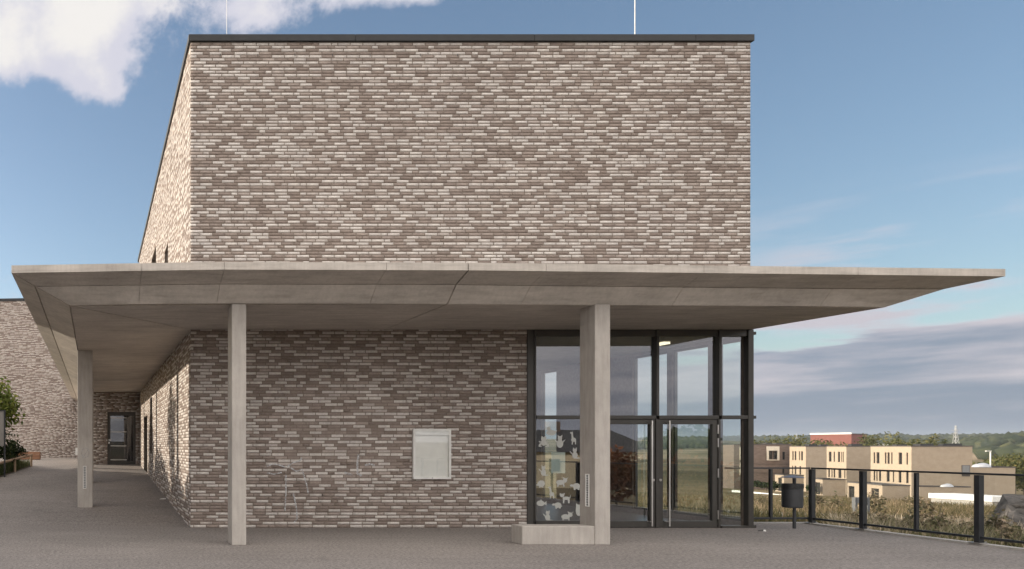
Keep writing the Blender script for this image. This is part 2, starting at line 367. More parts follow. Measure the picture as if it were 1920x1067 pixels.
# terrain sheet to the horizon
def axis(lo, hi, c, d0, g):
    a = [c]; d = d0
    while a[-1] < hi: a.append(a[-1] + d); d *= g
    b = [c]; d = d0
    while b[-1] > lo: b.append(b[-1] - d); d *= g
    return sorted(set(b[1:] + a))
xs = axis(-2500, 5200, 14.0, 0.7, 1.035); ys = axis(-2500, 5200, 15.0, 0.7, 1.035)
V = np.array([(x, y, terr(x, y)) for y in ys for x in xs]); nx = len(xs); ny = len(ys)
ii, jj = np.meshgrid(np.arange(nx - 1), np.arange(ny - 1)); a = (jj * nx + ii).ravel()
FQ = np.stack([a, a + 1, a + 1 + nx, a + nx], 1)
def m_terrain():
    m, nt, b = mat_new('meadow_ground')
    n1 = n_noise(nt, n_pos(nt), 0.06, 6, 0.65); n2 = n_noise(nt, n_pos(nt), 0.9, 6, 0.7); n3 = n_noise(nt, n_pos(nt), 0.0045, 4)
    c = n_ramp(nt, n1, [(0.32, (0.085, 0.078, 0.036)), (0.5, (0.16, 0.125, 0.07)), (0.66, (0.25, 0.19, 0.12))])
    c = n_mix(nt, 0.7, c, n_ramp(nt, n2, [(0.3, (0.6, 0.6, 0.55)), (0.7, (1.25, 1.22, 1.15))]), 'MULTIPLY')
    c2 = n_ramp(nt, n3, [(0.35, (0.062, 0.056, 0.027)), (0.52, (0.14, 0.112, 0.06)), (0.62, (0.26, 0.20, 0.13))])
    g = nt.nodes.new('ShaderNodeNewGeometry'); ln = nt.nodes.new('ShaderNodeVectorMath'); ln.operation = 'LENGTH'; nt.links.new(g.outputs['Position'], ln.inputs[0])
    mr = nt.nodes.new('ShaderNodeMapRange'); mr.inputs[1].default_value = 220; mr.inputs[2].default_value = 420; nt.links.new(ln.outputs['Value'], mr.inputs[0])
    nt.links.new(n_mix(nt, mr.outputs[0], c, c2), b.inputs['Base Color']); b.inputs['Roughness'].default_value = 0.95; b.inputs['Specular IOR Level'].default_value = 0.1
    return m
me = npmesh('terrain', V, FQ, None, m_terrain()); me.polygons.foreach_set('use_smooth', np.ones(len(FQ), dtype=bool))
tag(link('terrain', me), 'meadow and farmland falling away beyond the railing', kind='structure')

# paved forecourt: one sheet, climbing along the left side of the building
rows = sorted(set(list(np.arange(-6, 15.6, 0.9)) + [15.6, 15.9] + list(np.arange(16.2, 60, 0.8))))
b = MB()
for y0, y1 in zip(rows[:-1], rows[1:]):
    def xr(y): return fence_x(y) + 0.02 if y <= 15.8 else (14.92 if y <= 15.9 else 1.95)
    r0 = xr(y0) if y1 <= 15.91 else 1.95; r1 = xr(y1) if y1 <= 15.91 else 1.95
    b.poly([(-34, y0, ramp(y0)), (r0, y0, ramp(y0)), (r1, y1, ramp(y1)), (-34, y1, ramp(y1))])
j_ = MB()
for y0, x0, x1 in ((14.75, -30, 4.6), (10.9, -30, 14.2)): j_.poly([(x0, y0, .0012), (x1, y0, .0012), (x1, y0 + .012, .0012), (x0, y0 + .012, .0012)])
tag(j_.build('paving_joint', m_flat('joint_filler', (.15, .135, .125), .9)), 'fine straight joints across the forecourt paving', kind='structure')
tag(b.build('pavement', MT['paving']), 'grey brown tarred forecourt rising along the building', kind='structure')
b = MB()
for y0, y1 in zip(np.arange(-6, 15.8, 1.0), list(np.arange(-5, 15.8, 1.0)) + [15.78]):
    y1b = y1 - 0.006
    b.hexa([(fence_x(y0) + .02, y0, -.3), (fence_x(y0) + .17, y0, -.3), (fence_x(y1) + .17, y1b, -.3), (fence_x(y1) + .02, y1b, -.3),
            (fence_x(y0) + .02, y0, .03), (fence_x(y0) + .17, y0, .03), (fence_x(y1) + .17, y1b, .03), (fence_x(y1) + .02, y1b, .03)])
b.box(13.22, 15.07, 15.905, 16.05, -.3, .03)
tag(b.build('kerb', MT['kerb']), 'pale concrete kerb edging the forecourt under the railing', kind='structure')

# ------------------------------------------------------------------ brickwork
COURSE = 0.0625
def lay_bricks(L, z0, z1, holes=(), seed=1, zfun=None, p_light=0.40, lo=0.0):
    """wild bond: list of (u0, u1, zb, zt, tone)"""
    r = random.Random(seed); out = []; below = []; last = 0
    starts = (0.115, 0.178, 0.24, 0.053)
    n = int((z1 - z0) / COURSE + 0.5)
    for k in range(n):
        zb = z0 + k * COURSE + 0.007; zt = zb + 0.0480
        zt = min(zt, z1)
        s = r.choice([q for q in starts if q != last]); last = s
        u = lo; ln = s; now = []
        while u < L - 0.01:
            e = min(u + ln, L)
            if L - e < 0.03: e = L
            cover = sum(max(0, min(e, q1) - max(u, q0)) for q0, q1 in below) / max(e - u, .01)
            pl = p_light + 0.10 * mnoise.noise(Vector((u * 0.9 + seed, zb * 1.3, seed * 3.1))) + (0.20 if cover < .3 else (-.04 if cover < .6 else -.30))
            run = r.random() < pl
            if run: now.append((u, e))
            tone = r.uniform(0.80, 1.0) if run else (r.uniform(0.0, 0.48) if r.random() < 0.82 else r.uniform(0.5, 0.68))
            segs = [(u, e)]
            for (a, bb, ha, hb) in holes:
                if zb < hb and zt > ha:
                    segs = [q for (p0, p1) in segs for q in ((p0, min(p1, a)), (max(p0, bb), p1)) if q[1] - q[0] > 0.02]
            for (p0, p1) in segs:
                if zfun is None or zt > zfun((p0 + p1) / 2):
                    out.append((p0, p1, zb, zt, tone))
            u = e + 0.0155; ln = 0.112 if r.random() < 0.10 else 0.2345
        below = now
    return out

def bricks_mesh(name, bl, O, U, Nn, mat, deep=0.022, seed=3):
    """all bricks of a list as one mesh: front, top, bottom and both ends of every brick"""
    r = np.random.default_rng(seed); A = np.array(bl); n = len(A)
    O = np.array(O, float); U = np.array(U, float); Nn = np.array(Nn, float)
    out = r.uniform(-0.0015, 0.0015, n)
    def P(u, d, z):
        p = O[None, :] + u[:, None] * U[None, :] + d[:, None] * Nn[None, :]; p[:, 2] = z; return p
    inn = np.full(n, -deep)
    v = np.stack([P(A[:, 0], out, A[:, 2]), P(A[:, 1], out, A[:, 2]), P(A[:, 1], out, A[:, 3]), P(A[:, 0], out, A[:, 3]),
                  P(A[:, 0], inn, A[:, 2]), P(A[:, 1], inn, A[:, 2]), P(A[:, 1], inn, A[:, 3]), P(A[:, 0], inn, A[:, 3])], 1).reshape(-1, 3)
    q = np.array([(0, 1, 2, 3), (3, 2, 6, 7), (1, 0, 4, 5), (0, 3, 7, 4), (2, 1, 5, 6)])
    f = (np.arange(n)[:, None, None] * 8 + q[None]).reshape(-1, 4)
    return npmesh(name, v, f, np.repeat(A[:, 4], 5), mat)

def wall_sheet(mb, O, U, Nn, L, z0, z1, holes=(), d=-0.010, reveal=0.25, mi=0):
    """flat wall with real openings and their reveals"""
    O = Vector(O); U = Vector(U); Nn = Vector(Nn)
    def P(u, dd, z): p = O + U * u + Nn * dd; return (p.x, p.y, z)
    us = sorted({0, L, *[h[0] for h in holes], *[h[1] for h in holes]}); zs = sorted({z0, z1, *[h[2] for h in holes], *[h[3] for h in holes]})
    for u0, u1 in zip(us[:-1], us[1:]):
        for a, c in zip(zs[:-1], zs[1:]):
            um = (u0 + u1) / 2; zm = (a + c) / 2
            if any(h[0] < um < h[1] and h[2] < zm < h[3] for h in holes): continue
            mb.poly([P(u0, d, a), P(u1, d, a), P(u1, d, c), P(u0, d, c)], mi=mi)
    for (u0, u1, a, c) in holes:
        e = d - reveal
        mb.poly([P(u0, d, a), P(u0, d, c), P(u0, e, c), P(u0, e, a)], mi=mi); mb.poly([P(u1, d, c), P(u1, d, a), P(u1, e, a), P(u1, e, c)], mi=mi)
        mb.poly([P(u0, d, c), P(u1, d, c), P(u1, e, c), P(u0, e, c)], mi=mi); mb.poly([P(u1, d, a), P(u0, d, a), P(u0, e, a), P(u1, e, a)], mi=mi)

# ------------------------------------------------------------------ the school building
XL, XR, YF = 1.918, 13.13, 15.17         # left edge, right edge, front plane
XG = 8.652                               # where the brick stops and the glazing starts
ZS, ZT, ZC = 3.97, 9.73, 9.865           # soffit, top of brick, top of coping
YB = 33.0
school = thing('school_building', 'large brick school hall with wide concrete canopy and glazed entrance', 'building')

up = lay_bricks(XR - XL, ZS, ZT, seed=11)
low = lay_bricks(XG - XL, 0.0, ZS, seed=12)
# front wall backing (mortar bed) - brick faces stand 9 mm proud of it
b = MB(); O = (XL, YF, 0); U = (1, 0, 0); Nn = (0, -1, 0)
wall_sheet(b, O, U, Nn, XR - XL, ZS, ZT, d=-0.004); wall_sheet(b, O, U, Nn, XG - XL, -0.1, ZS, d=-0.004)
b.poly([(XG, YF + .004, -.1), (XG, YF + .3, -.1), (XG, YF + .3, ZS), (XG, YF + .004, ZS)])
front_wall = b.build('front_wall', MT['mortar'], school)
cx, cz = 4.9, 1.9
order = sorted(range(len(low)), key=lambda i: ((low[i][0] + low[i][1]) / 2 + XL - cx) ** 2 * 0.55 + ((low[i][2] - cz) * 1.0) ** 2 - (0.0 if low[i][1] - low[i][0] > .2 else -9))
single = set(order[:300])
cache = {}
for i in sorted(single):
    u0, u1, zb, zt, t = low[i]; key = (round(u1 - u0, 3), round(zt - zb, 3), round(t * 14))
    if key not in cache:
        q = MB(); q.box(0, u1 - u0, -0.001, 0.022, 0, zt - zb, tone=key[2] / 14)
        q.f = [f for k, f in enumerate(q.f) if k != 4]; q.t = q.t[:5]; q.mi = q.mi[:5]
        cache[key] = q.mesh('brick', MT['brick'])
    o = link('brick', cache[key], front_wall); o.location = (XL + u0, YF + random.uniform(-0.0015, 0.0015), zb)
tag(link('brickwork', bricks_mesh('brickwork', [q for i, q in enumerate(low) if i not in single], O, U, Nn, MT['brick'], seed=4), front_wall), kind='stuff')
tag(link('upper_brickwork', bricks_mesh('upper_brickwork', up, O, U, Nn, MT['brick'], seed=5), front_wall), kind='stuff')
for px, py in ((413, 102.5), (483.6, 102.5), (553, 102.5), (623.5, 102.5), (694, 102.5), (788, 103), (858, 103), (475.8, 930), (546, 930), (604.6, 930)):
    z = round((CAMZ + (PY0 - py) / 93.6) / COURSE - .4) * COURSE + .006; x = (px - PX0) / 93.6
    b = MB(); b.box(x - .007, x + .007, YF - .0022, YF + .002, z, z + .05); b.build('weep_hole', MT['frame'], front_wall)
# right flank: brick piers between the windows of the hall
# side (left) wall
def sideU(px): return XL * F / (px - PX0) - YF          # distance along the left wall of a photo column
O = (XL, YF, 0); U = (0, 1, 0); Nn = (-1, 0, 0); LS = YB - YF
uw0, uw1 = sideU(285.3), sideU(281.3)
win = [(uw0, uw1, 1.40, 3.30), (sideU(276.3), sideU(270.3), ramp(28.8) - .02, 2.78), (sideU(292.6), sideU(284), 5.0, 7.95), (sideU(315), sideU(308.6), 5.0, 6.98)]
b = MB(); wall_sheet(b, O, U, Nn, LS, -0.2, ZT, win, d=-0.004)
side_wall = b.build('side_wall', MT['mortar'], school)
sb = lay_bricks(LS, 0.0, ZT, win, seed=21, zfun=lambda u: ramp(YF + u) - 0.02, lo=0.032)
tag(link('side_brickwork', bricks_mesh('side_brickwork', sb, O, U, Nn, MT['brick'], seed=6), side_wall), kind='stuff')
for k, h in enumerate(win):
    b = MB(); e = 0.2
    b.obox(O, U, Nn, h[0], h[1], -e - .05, -e, h[2], h[3])
    w = b.build('side_door' if k == 1 else 'slot_window', MT['frame'] if k == 1 else MT['frame'], side_wall)
    b = MB(); b.obox(O, U, Nn, h[0] + .07, h[1] - .07, -e, -e + .008, h[2] + .07, h[3] - .07); b.build('pane', MT['dark_glass'], w)
# rear and right shell, roof, coping
b = MB()
b.box(XL + .04, XR, YB - .02, YB + .3, -.2, ZT); b.build('rear_wall', MT['mortar'], school)
RW = [(15.22, 15.82), (16.05, 17.05), (17.2, 18.3), (21.32, 22.05)]
b = MB(); O = (XR, YF, 0); U = (0, 1, 0); Nn = (1, 0, 0)
holes = [(p - YF, q - YF, 0.12, 3.80) for p, q in RW]
wall_sheet(b, O, U, Nn, YB - YF, -0.35, ZT, holes, d=-0.02, reveal=0.12); wall_sheet(b, O, U, Nn, YB - YF, -.35, ZS, holes, d=-.14, reveal=0.0)
right_wall = b.build('right_wall', MT['mortar'], school)
for p, q in RW:
    b = MB(); 
    for a in ((p, p + .045), (q - .035, q)): b.box(XR - .10, XR - .04, a[0], a[1], .12, 3.8)
    b.box(XR - .10, XR - .04, p + .045, q - .045, .12, .17); b.box(XR - .10, XR - .04, p + .045, q - .045, 3.75, 3.8)
    w = b.build('hall_window', MT['frame'], right_wall)
    b = MB(); b.poly([(XR - .07, p + .045, .17), (XR - .07, q - .045, .17), (XR - .07, q - .045, 3.75), (XR - .07, p + .045, 3.75)]); b.build('pane', MT['glass_rear'], w)
b = MB(); b.box(XL + .1, XR - .1, YF + .1, YB, ZT - .3, ZT - .05); b.build('roof', MT['coping'], school)
b = MB()
for x0, x1 in ((XL - .03, 5.2), (5.206, 8.78), (8.786, 12.0), (12.006, XR + .045)): b.box(x0, x1, YF - .045, YF + .35, ZT + .004, ZC)
b.box(XL - .045, XL + .35, YF - .045 + .4, YB + .3, ZT + .004, ZC); b.box(XL - .045, XL - .031, YF - .045, YF + .354, ZT + .004, ZC); b.box(XR - .35, XR + .045, YF + .36, YB + .3, ZT + .004, ZC)
b.box(XL + .36, XR - .36, YB, YB + .3, ZT + .004, ZC)
coping = b.build('roof_coping', MT['coping'], school, bevel=.006)
for x0, w in ((XL + .82, .16), (8.55, .12), (9.9, .1)):
    b = MB(); b.box(x0, x0 + w, YF + .02, YF + .12, ZC, ZC + .018); b.build('coping_clip', MT['coping'], coping)
for px in (425, 1190.5):
    Y = 17.5; p = W(px, 66, Y)
    b = MB(); b.tube((p.x, Y, 9.6), (p.x, Y, 9.9), .03, 8); b.tube((p.x, Y, 9.9), (p.x, Y, 12.2), .010 if px > 500 else .006, 8); b.tube((p.x, Y, 12.2), (p.x, Y, 13.6), .007 if px > 500 else .005, 8)
    b.build('lightning_rod', MT['white'] if px > 500 else MT['alu'], school)

# ---- canopy: a core with separate concrete panels in front of it, grooves between
def bow(X): return float(np.interp(X, [-1.4, 2.0, 5.8, 10.4, 14.63], [0.17, -0.05, 0.0, 0.22, 0.42]))
Y2, Y1, Y0 = 12.47, 12.17, 11.755          # facet lines at the middle of the front
Z2, Z1, Z0, ZTOP = 3.97, CAMZ + 2.607, CAMZ + 2.742, CAMZ + 2.86
MIT = [(XL, YF, Z2), (-.414, 12.61, Z2), (-.971, 12.30, Z1), (-1.316, 11.93, Z0)]
END = [(13.14, YF, Z2), (13.30, 12.76, Z2), (14.02, 12.50, Z1), (14.63, 12.17, Z0)]
def front_pt(k, X):
    if k == 0: return (X, YF, Z2)
    if k == 1: return (X, Y2 + bow(X) * .75, Z2)
    if k == 2: return (X, Y1 + bow(X), Z1)
    return (X, Y0 + bow(X), Z0)
YE = 43.2
def left_pt(k, Y): return ((XL, -.414, -.971, -1.316)[k], Y, (Z2, Z2, Z1, Z0)[k])
FX = [0.726, 2.0, 4.52, 5.80, 7.04, 9.6, 12.15]
canopy_core = MB()
def quad_panel(parent, P, gaps, mat, th=0.035, name='canopy_panel'):
    """P: 4 corners; gaps: half groove on edge i->i+1"""
    P = [Vector(p) for p in P]; n = (P[1] - P[0]).cross(P[3] - P[0]).normalized(); c = sum(P, Vector()) / 4
    ed = []
    for i in range(4):
        a, q = P[i], P[(i + 1) % 4]; d = (q - a).normalized(); inw = n.cross(d)
        if inw.dot(c - a) < 0: inw = -inw
        ed.append((a + inw * gaps[i], d))
    new = []
    for i in range(4):
        p, d = ed[i - 1]; q, e = ed[i]; cr = d.cross(e); t = (q - p).cross(e).dot(cr) / cr.length_squared
        new.append(p + d * t)
    up_ = n if n.z > 0 else -n
    if abs(n.z) < 0.2: up_ = n if n.dot(Vector((0, 1, 0))) > 0 else -n
    if abs(n.z) < 0.2 and abs(n.x) > .8: up_ = n if n.x > 0 else -n
    m = MB(); m.hexa(new + [p + up_ * th for p in new]); return m.build(name, mat, parent)
b = MB()
up2 = Vector((0, 0, .03))
def V3(p): return Vector(p)
chain_f = [MIT] + [[front_pt(k, X) for k in range(4)] for X in FX[1:]] + [END]
# core under- and top sides, front and left arms
stations = [[V3(p) for p in MIT]] + [[V3(front_pt(k, max(X, (XL if k == 0 else -9)))) for k in range(4)] for X in FX] + [[V3(p) for p in END]]
for s0, s1 in zip(stations[:-1], stations[1:]):
    for k in range(3): b.poly([s0[k] + up2, s1[k] + up2, s1[k + 1] + up2, s0[k + 1] + up2])
    q0, q1 = s0[3], s1[3]; iny = Vector((0, .03, 0))
    b.poly([q0 + up2 * .6 + iny, q1 + up2 * .6 + iny, Vector((q1.x, q1.y + .03, ZTOP - .01)), Vector((q0.x, q0.y + .03, ZTOP - .01))])
    b.poly([(q0.x, q0.y + .03, ZTOP - .01), (q1.x, q1.y + .03, ZTOP - .01), (s1[0].x, s1[0].y - .002, ZTOP + .12), (s0[0].x, s0[0].y - .002, ZTOP + .12)])
ls = [[V3(p) for p in MIT], [V3(left_pt(k, YE)) for k in range(4)]]
for s0, s1 in zip(ls[:-1], ls[1:]):
    for k in range(3): b.poly([s0[k] + up2, s0[k + 1] + up2, s1[k + 1] + up2, s1[k] + up2])
    q0, q1 = s0[3], s1[3]; inx = Vector((.03, 0, 0))
    b.poly([q0 + up2 * .6 + inx, q1 + up2 * .6 + inx, Vector((q1.x + .03, q1.y, ZTOP - .01)), Vector((q0.x + .03, q0.y, ZTOP - .01))])
    b.poly([(q0.x + .03, q0.y, ZTOP - .01), (s0[0].x - .002, s0[0].y, ZTOP + .12), (s1[0].x - .002, s1[0].y, ZTOP + .12), (q1.x + .03, q1.y, ZTOP - .01)])
# right end face
e = [V3(p) for p in END]
b.poly([e[0], e[1], e[2], e[3], Vector((e[3].x, e[3].y, ZTOP)), Vector((e[0].x, e[0].y, ZTOP + .12))])
canopy = b.build('canopy', MT['canopy'], school)
main, thin = 0.013, 0.003
def band(k, sts, mat):                     # panels between facet lines k and k+1 along the stations
    for i in range(len(sts) - 1):
        s0, s1 = sts[i], sts[i + 1]
        g0 = (0.014 if i == 0 else (main if abs(s0[k][0] - 5.8) < .02 else thin)); g1 = (main if abs(s1[k][0] - 5.8) < .02 else thin)
        if i == len(sts) - 2: g1 = 0.0
        quad_panel(canopy, [s0[k], s1[k], s1[k + 1], s0[k + 1]], [0.008 if k else 0.003, g1, 0.009 if k < 2 else 0.0, g0], mat)
fst = lambda xs: [MIT] + [[front_pt(k, X) for k in range(4)] for X in xs] + [END]
band(0, fst([5.80]), MT['canopy'])
band(1, fst(FX), MT['canopy']); band(2, fst(FX), MT['canopy'])
st = fst(FX)
for i in range(len(st) - 1):               # fascia strips
    p, q = V3(st[i][3]), V3(st[i + 1][3])
    if i == 0: p = p + Vector((.035, 0, 0))
    quad_panel(canopy, [p, q, Vector((q.x, q.y, ZTOP)), Vector((p.x, p.y, ZTOP))], [0, main if abs(q.x - 5.8) < .02 else thin, 0, thin], MT['canopy'], th=.06, name='fascia')
def lband(k, ysts, mat):
    sts = [MIT] + [[left_pt(j, y) for j in range(4)] for y in ysts] + [[left_pt(j, YE) for j in range(4)]]
    for i in range(len(sts) - 1):
        s0, s1 = sts[i], sts[i + 1]
        quad_panel(canopy, [s0[k + 1], s1[k + 1], s1[k], s0[k]], [0.013 if k == 0 else (.017 if k == 1 else 0.0), thin * 1.4, 0.015 if k else 0.003, 0.015 if i == 0 else thin * 1.4], mat)
lband(0, [22.1, 27.3, 32.48], MT['canopy_side']); lband(1, [18.3, 22.1, 27.3, 32.48], MT['canopy_side']); lband(2, [18.3, 22.1, 27.3, 32.48], MT['canopy_side'])
ly = [11.93, 18.3, 24.4, 30.5, 36.8, YE]
for y0, y1 in zip(ly[:-1], ly[1:]):
    quad_panel(canopy, [(-1.316, y0, Z0), (-1.316, y1, Z0), (-1.316, y1, ZTOP), (-1.316, y0, ZTOP)], [0, thin, 0, thin], MT['canopy'], th=.06, name='fascia')

# ---- columns with their strip lights
def column(x0, x1, y0, y1, z0, light):
    b = MB(); b.box(x0, x1, y0, y1, z0, ZS + .01); c = b.build('column', MT['column'], school, bevel=.016)
    if light == 'front':
        lx = (158.8 - PX0) / 77 ; O = (lx - .042, y0, 0); U = (1, 0, 0); N = (0, -1, 0); za, zc = CAMZ - 1.015, CAMZ - .465; wd = .084
    elif light == 'left':
        O = (x0, y1 - .165, 0); U = (0, -1, 0); N = (-1, 0, 0); za, zc = CAMZ - 1.0, CAMZ - .455; wd = .09
    else: return c
    f = MB(); e = .013
    f.obox(O, U, N, 0, e, 0, .012, za, zc); f.obox(O, U, N, wd - e, wd, 0, .012, za, zc)
    f.obox(O, U, N, e, wd - e, 0, .012, za, za + e); f.obox(O, U, N, e, wd - e, 0, .012, zc - e, zc)
    n = 13; h = (zc - za - 2 * e) / n
    for i in range(1, n): f.obox(O, U, N, e, wd - e, .001, .006, za + e + i * h - .003, za + e + i * h + .003)
    l = f.build('strip_light', MT['white'], c)
    g = MB(); g.obox(O, U, N, e, wd - e, -.004, .0008, za + e, zc - e); g.build('light_cover', m_flat('light_cover', (.20, .205, .21), .3), c)
    return c
column((434.8 - PX0) / 114, (462 - PX0) / 114, 12.456, 12.856, 0, None)
column((1115.6 - PX0) / 113.4, (1144.4 - PX0) / 113.4, 12.52, 12.92, 0, 'left')
column(-.425, -.055, 18.44, 18.69, ramp(18.4) - .02, 'front')
for y in (24.44, 30.44): column(-.425, -.055, y, y + .25, ramp(y) - .02, None)

# ---- glazed entrance front
def gx(px): return (px - PX0) / 93.6
def gz(py): return CAMZ + (PY0 - py) / 93.6
def pane(b, x0, x1, y, z0, z1): b.poly([(x0, y, z0), (x1, y, z0), (x1, y, z1), (x0, y, z1)])
gl = MB(); YG = YF
def fr(b, x0, x1, z0, z1, y0=-.02, y1=.09): b.box(x0, x1, YG + y0, YG + y1, z0, z1)
fr(gl, XG + .004, gx(1000.5), -.02, ZS - .004, -.012, .10)       # jamb panel
glazed = gl.build('glazed_front', MT['frame'], school)
def member(name, x0, x1, z0, z1, y0=-.02, y1=.09, par=None):
    b = MB(); fr(b, x0, x1, z0, z1, y0, y1); return b.build(name, MT['frame'], par or glazed, bevel=.004)
M0, M1, M2, M3, M4 = gx(1004), gx(1118), gx(1230), gx(1347), XR - .055
mw = .027
zt0, zt1, zd = gz(631), gz(620) - .004, gz(782.5)
member('mullion', gx(1000.5) + .002, gx(1004) + .0, 0, ZS - .004, -.03)
for x in (M1, M2, M3): member('mullion', x - mw, x + mw, zd + .036, ZS - .004, -.055)
for x in (M1, M2, M3): member('mullion', x - mw * .8, x + mw * .8, 0.0, zd - .036, -.03)
member('mullion', M4 - .03, XR + .02, 0, ZS - .004, -.055, .14)
bays = [(M0, M1 - mw), (M1 + mw, M2 - mw), (M2 + mw, M3 - mw), (M3 + mw, M4 - .032)]
for x0, x1 in bays:
    member('head_rail', x0 + .002, x1 - .002, zt0, ZS - .006, -.03)
    member('transom', x0 + .002, x1 - .002, zd - .036, zd + .036, -.05)
    b = MB(); pane(b, x0, x1, YG + .03, zd + .036, zt0); b.build('glass_pane', MT['glass'], glazed)
for z in (zd, zt0 + .06, .03): member('transom_cap', XR + .021, XR + .075, z - .03, z + .03, -.05, .02)
member('sill', gx(1000.5), M1 - mw, 0.0, gz(976), -.03, .10); member('sill', M3 + mw, M4 - .032, 0.0, .045, -.06, .10)
for (x0, x1, za) in ((M0, M1 - mw * .8 - .002, gz(976)), (M3 + mw * .8, M4 - .032, .045)):
    b = MB(); pane(b, x0, x1, YG + .03, za, zd - .036); b.build('glass_pane', MT['glass'], glazed)
# two door leaves
def leaf(x0, x1, hand):
    st = .105; b = MB(); za, zb = .012, zd - .040; y0, y1 = YG - .012, YG + .06
    b.box(x0, x0 + st, y0, y1, za, zb); b.box(x1 - st, x1, y0, y1, za, zb)
    b.box(x0 + st, x1 - st, y0, y1, za, za + .125); b.box(x0 + st, x1 - st, y0, y1, zb - .10, zb)
    d = b.build('entrance_door', MT['frame'], school, bevel=.004)
    b = MB(); pane(b, x0 + st, x1 - st, YG + .022, za + .125, zb - .10); b.build('pane', MT['glass'], d)
    hx = x1 - .115 if hand == 'l' else x0 + .185
    yh = YG - .085
    b = MB(); b.tube((hx, yh, gz(988) + .02), (hx, yh, gz(789)), .016, 12)
    for z in (.13, 2.08): b.tube((hx - .045, YG - .012, z), (hx, yh, z), .011, 8)
    b.build('pull_handle', MT['steel'], d, smooth=False)
    lx = x1 - .045 if hand == 'l' else x0 + .05
    b = MB(); b.tube((lx, YG - .03, gz(900)), (lx, YG - .011, gz(900)), .026, 12); b.box(lx - .012, lx + .012, YG - .04, YG - .03, gz(900) - .006, gz(900) + .006); b.build('lock', MT['steel'], d)
    if hand == 'r':
        for py in (805, 830, 887, 965):
            b = MB(); b.box(x1 - .012, x1 + .012, YG - .03, YG - .012, gz(py) - .09, gz(py) + .09); b.build('hinge', MT['steel'], d)
leaf(M1 + .024, M2 - .024, 'l'); leaf(M2 + .024, M3 - .024, 'r')
# hall behind the glass
b = MB(); b.box(XG + .02, XR - .17, YF + .14, 27, -.15, .012); b.build('hall_floor', MT['floor'], school)
b = MB(); b.box(XG - .2, XR - .17, YF + .12, 27, 3.86, 3.96); b.build('hall_ceiling', MT['ceil'], school)
b = MB(); b.box(XG - .1, XG + .0, YF + .31, 27, .0, 3.86); b.build('hall_partition', MT['wall_in'], school)
b = MB(); b.box(XG, XR - .17, 26.9, 27.05, .012, 3.86); b.build('hall_partition', MT['wall_in'], school)
lamp_mat, nt, bs = mat_new('lamp_panel'); bs.inputs['Emission Color'].default_value = (1, .86, .6, 1); bs.inputs['Emission Strength'].default_value = 0.6
for (x, y) in ((12.1, 16.1),):
    b = MB(); b.box(x, x + .13, y, y + .3, 3.81, 3.855); b.build('ceiling_light', lamp_mat, school)

# rear link wall with the back door
YD = 32.5
hd = (.0 + (201.5 - PX0) / 43.7 + .40, (254.5 - PX0) / 43.7 + .40)
O = (-.40, YD, 0); U = (1, 0, 0); Nn = (0, -1, 0); LD = XL + .40 + .02
hole = [(hd[0], hd[1], ramp(YD) - .02, CAMZ + (PY0 - 772.5) / 43.7)]
b = MB(); wall_sheet(b, O, U, Nn, LD, .6, ZS - .002, hole, d=-.004, reveal=.12)
b.poly([(-.393, YD + .007, .6), (-.393, YD + .007, ZS), (-.393, 43, ZS), (-.393, 43, .6)])
link_wall = b.build('link_wall', MT['mortar'], school)
tag(link('link_brickwork', bricks_mesh('link_brickwork', lay_bricks(LD - .03, .75, ZS - .01, hole, seed=31, p_light=.36), O, U, Nn, MT['brick'], seed=8), link_wall), kind='stuff')
h = hole[0]; b = MB(); w = .10
def db(u0, u1, n0, n1, z0, z1, bb): bb.obox(O, U, Nn, u0, u1, n0, n1, z0, z1)
z0, z1 = h[2] + .03, h[3]
db(h[0], h[0] + w + .03, -.09, -.03, z0, z1, b); db(h[1] - w, h[1], -.09, -.03, z0, z1, b); db(h[0] + w + .03, h[1] - w, -.09, -.03, z1 - .16, z1, b); db(h[0] + w + .03, h[1] - w, -.09, -.03, z0, z0 + .12, b)
bd = b.build('rear_door', MT['frame'], link_wall)
b = MB(); db(h[0] + w + .03, h[1] - w, -.07, -.062, z0 + .12, z1 - .16, b); b.build('pane', m_glass('door_glass', (.30, .31, .32), .03), bd)
b = MB()
for k in range(4): zz = z0 + .17 + k * .60; db(h[0] + w + .03, h[0] + w + .72, -.058, -.045, zz, zz + .03, b)
b.build('glazing_bar', MT['alu'], bd)
b = MB(); db(h[0] + .05, h[0] + .085, -.03, .03, z0 + 1.02, z0 + 1.06, b); db(h[0] + .05, h[0] + .16, .02, .035, z0 + 1.02, z0 + 1.05, b); db(h[0] + .05, h[0] + .085, -.03, -.015, z0 + .88, z0 + .96, b); b.build('door_handle', MT['steel'], bd)
b = MB(); b.box(-.38, XL, YD + .9, YD + .95, .8, 3.9); b.build('corridor_wall', MT['wall_in'], link_wall)

# ------------------------------------------------------------------ brick building across the yard
wing = thing('brick_wing', 'tall windowless brick building at the far end of the yard behind the shrubs', 'building')
a = math.radians(5.0); U = (math.cos(a), -math.sin(a), 0); Nn = (-math.sin(a), -math.cos(a), 0); O = (-6.2, 43.75, 0)
LW = 6.3; ZW = 10.02
b = MB(); wall_sheet(b, O, U, Nn, LW, .5, ZW, d=-.004)
Lo = (O[0] - Nn[0] * 9, O[1] - Nn[1] * 9, 0)
b.poly([(O[0], O[1] + .01, .5), (O[0], O[1] + .01, ZW), (Lo[0], Lo[1], ZW), (Lo[0], Lo[1], .5)])
ww = b.build('wing_wall', MT['mortar'], wing)
MT['brick_pale'] = m_brick('brick_pale', light=(0.64, 0.58, 0.53), dark=(0.26, 0.205, 0.18), mid=(0.37, 0.305, 0.27))
tag(link('wing_brickwork', bricks_mesh('wing_brickwork', lay_bricks(LW, .9, ZW, seed=41, p_light=.52), O, U, Nn, MT['brick_pale'], seed=9), ww), kind='stuff')
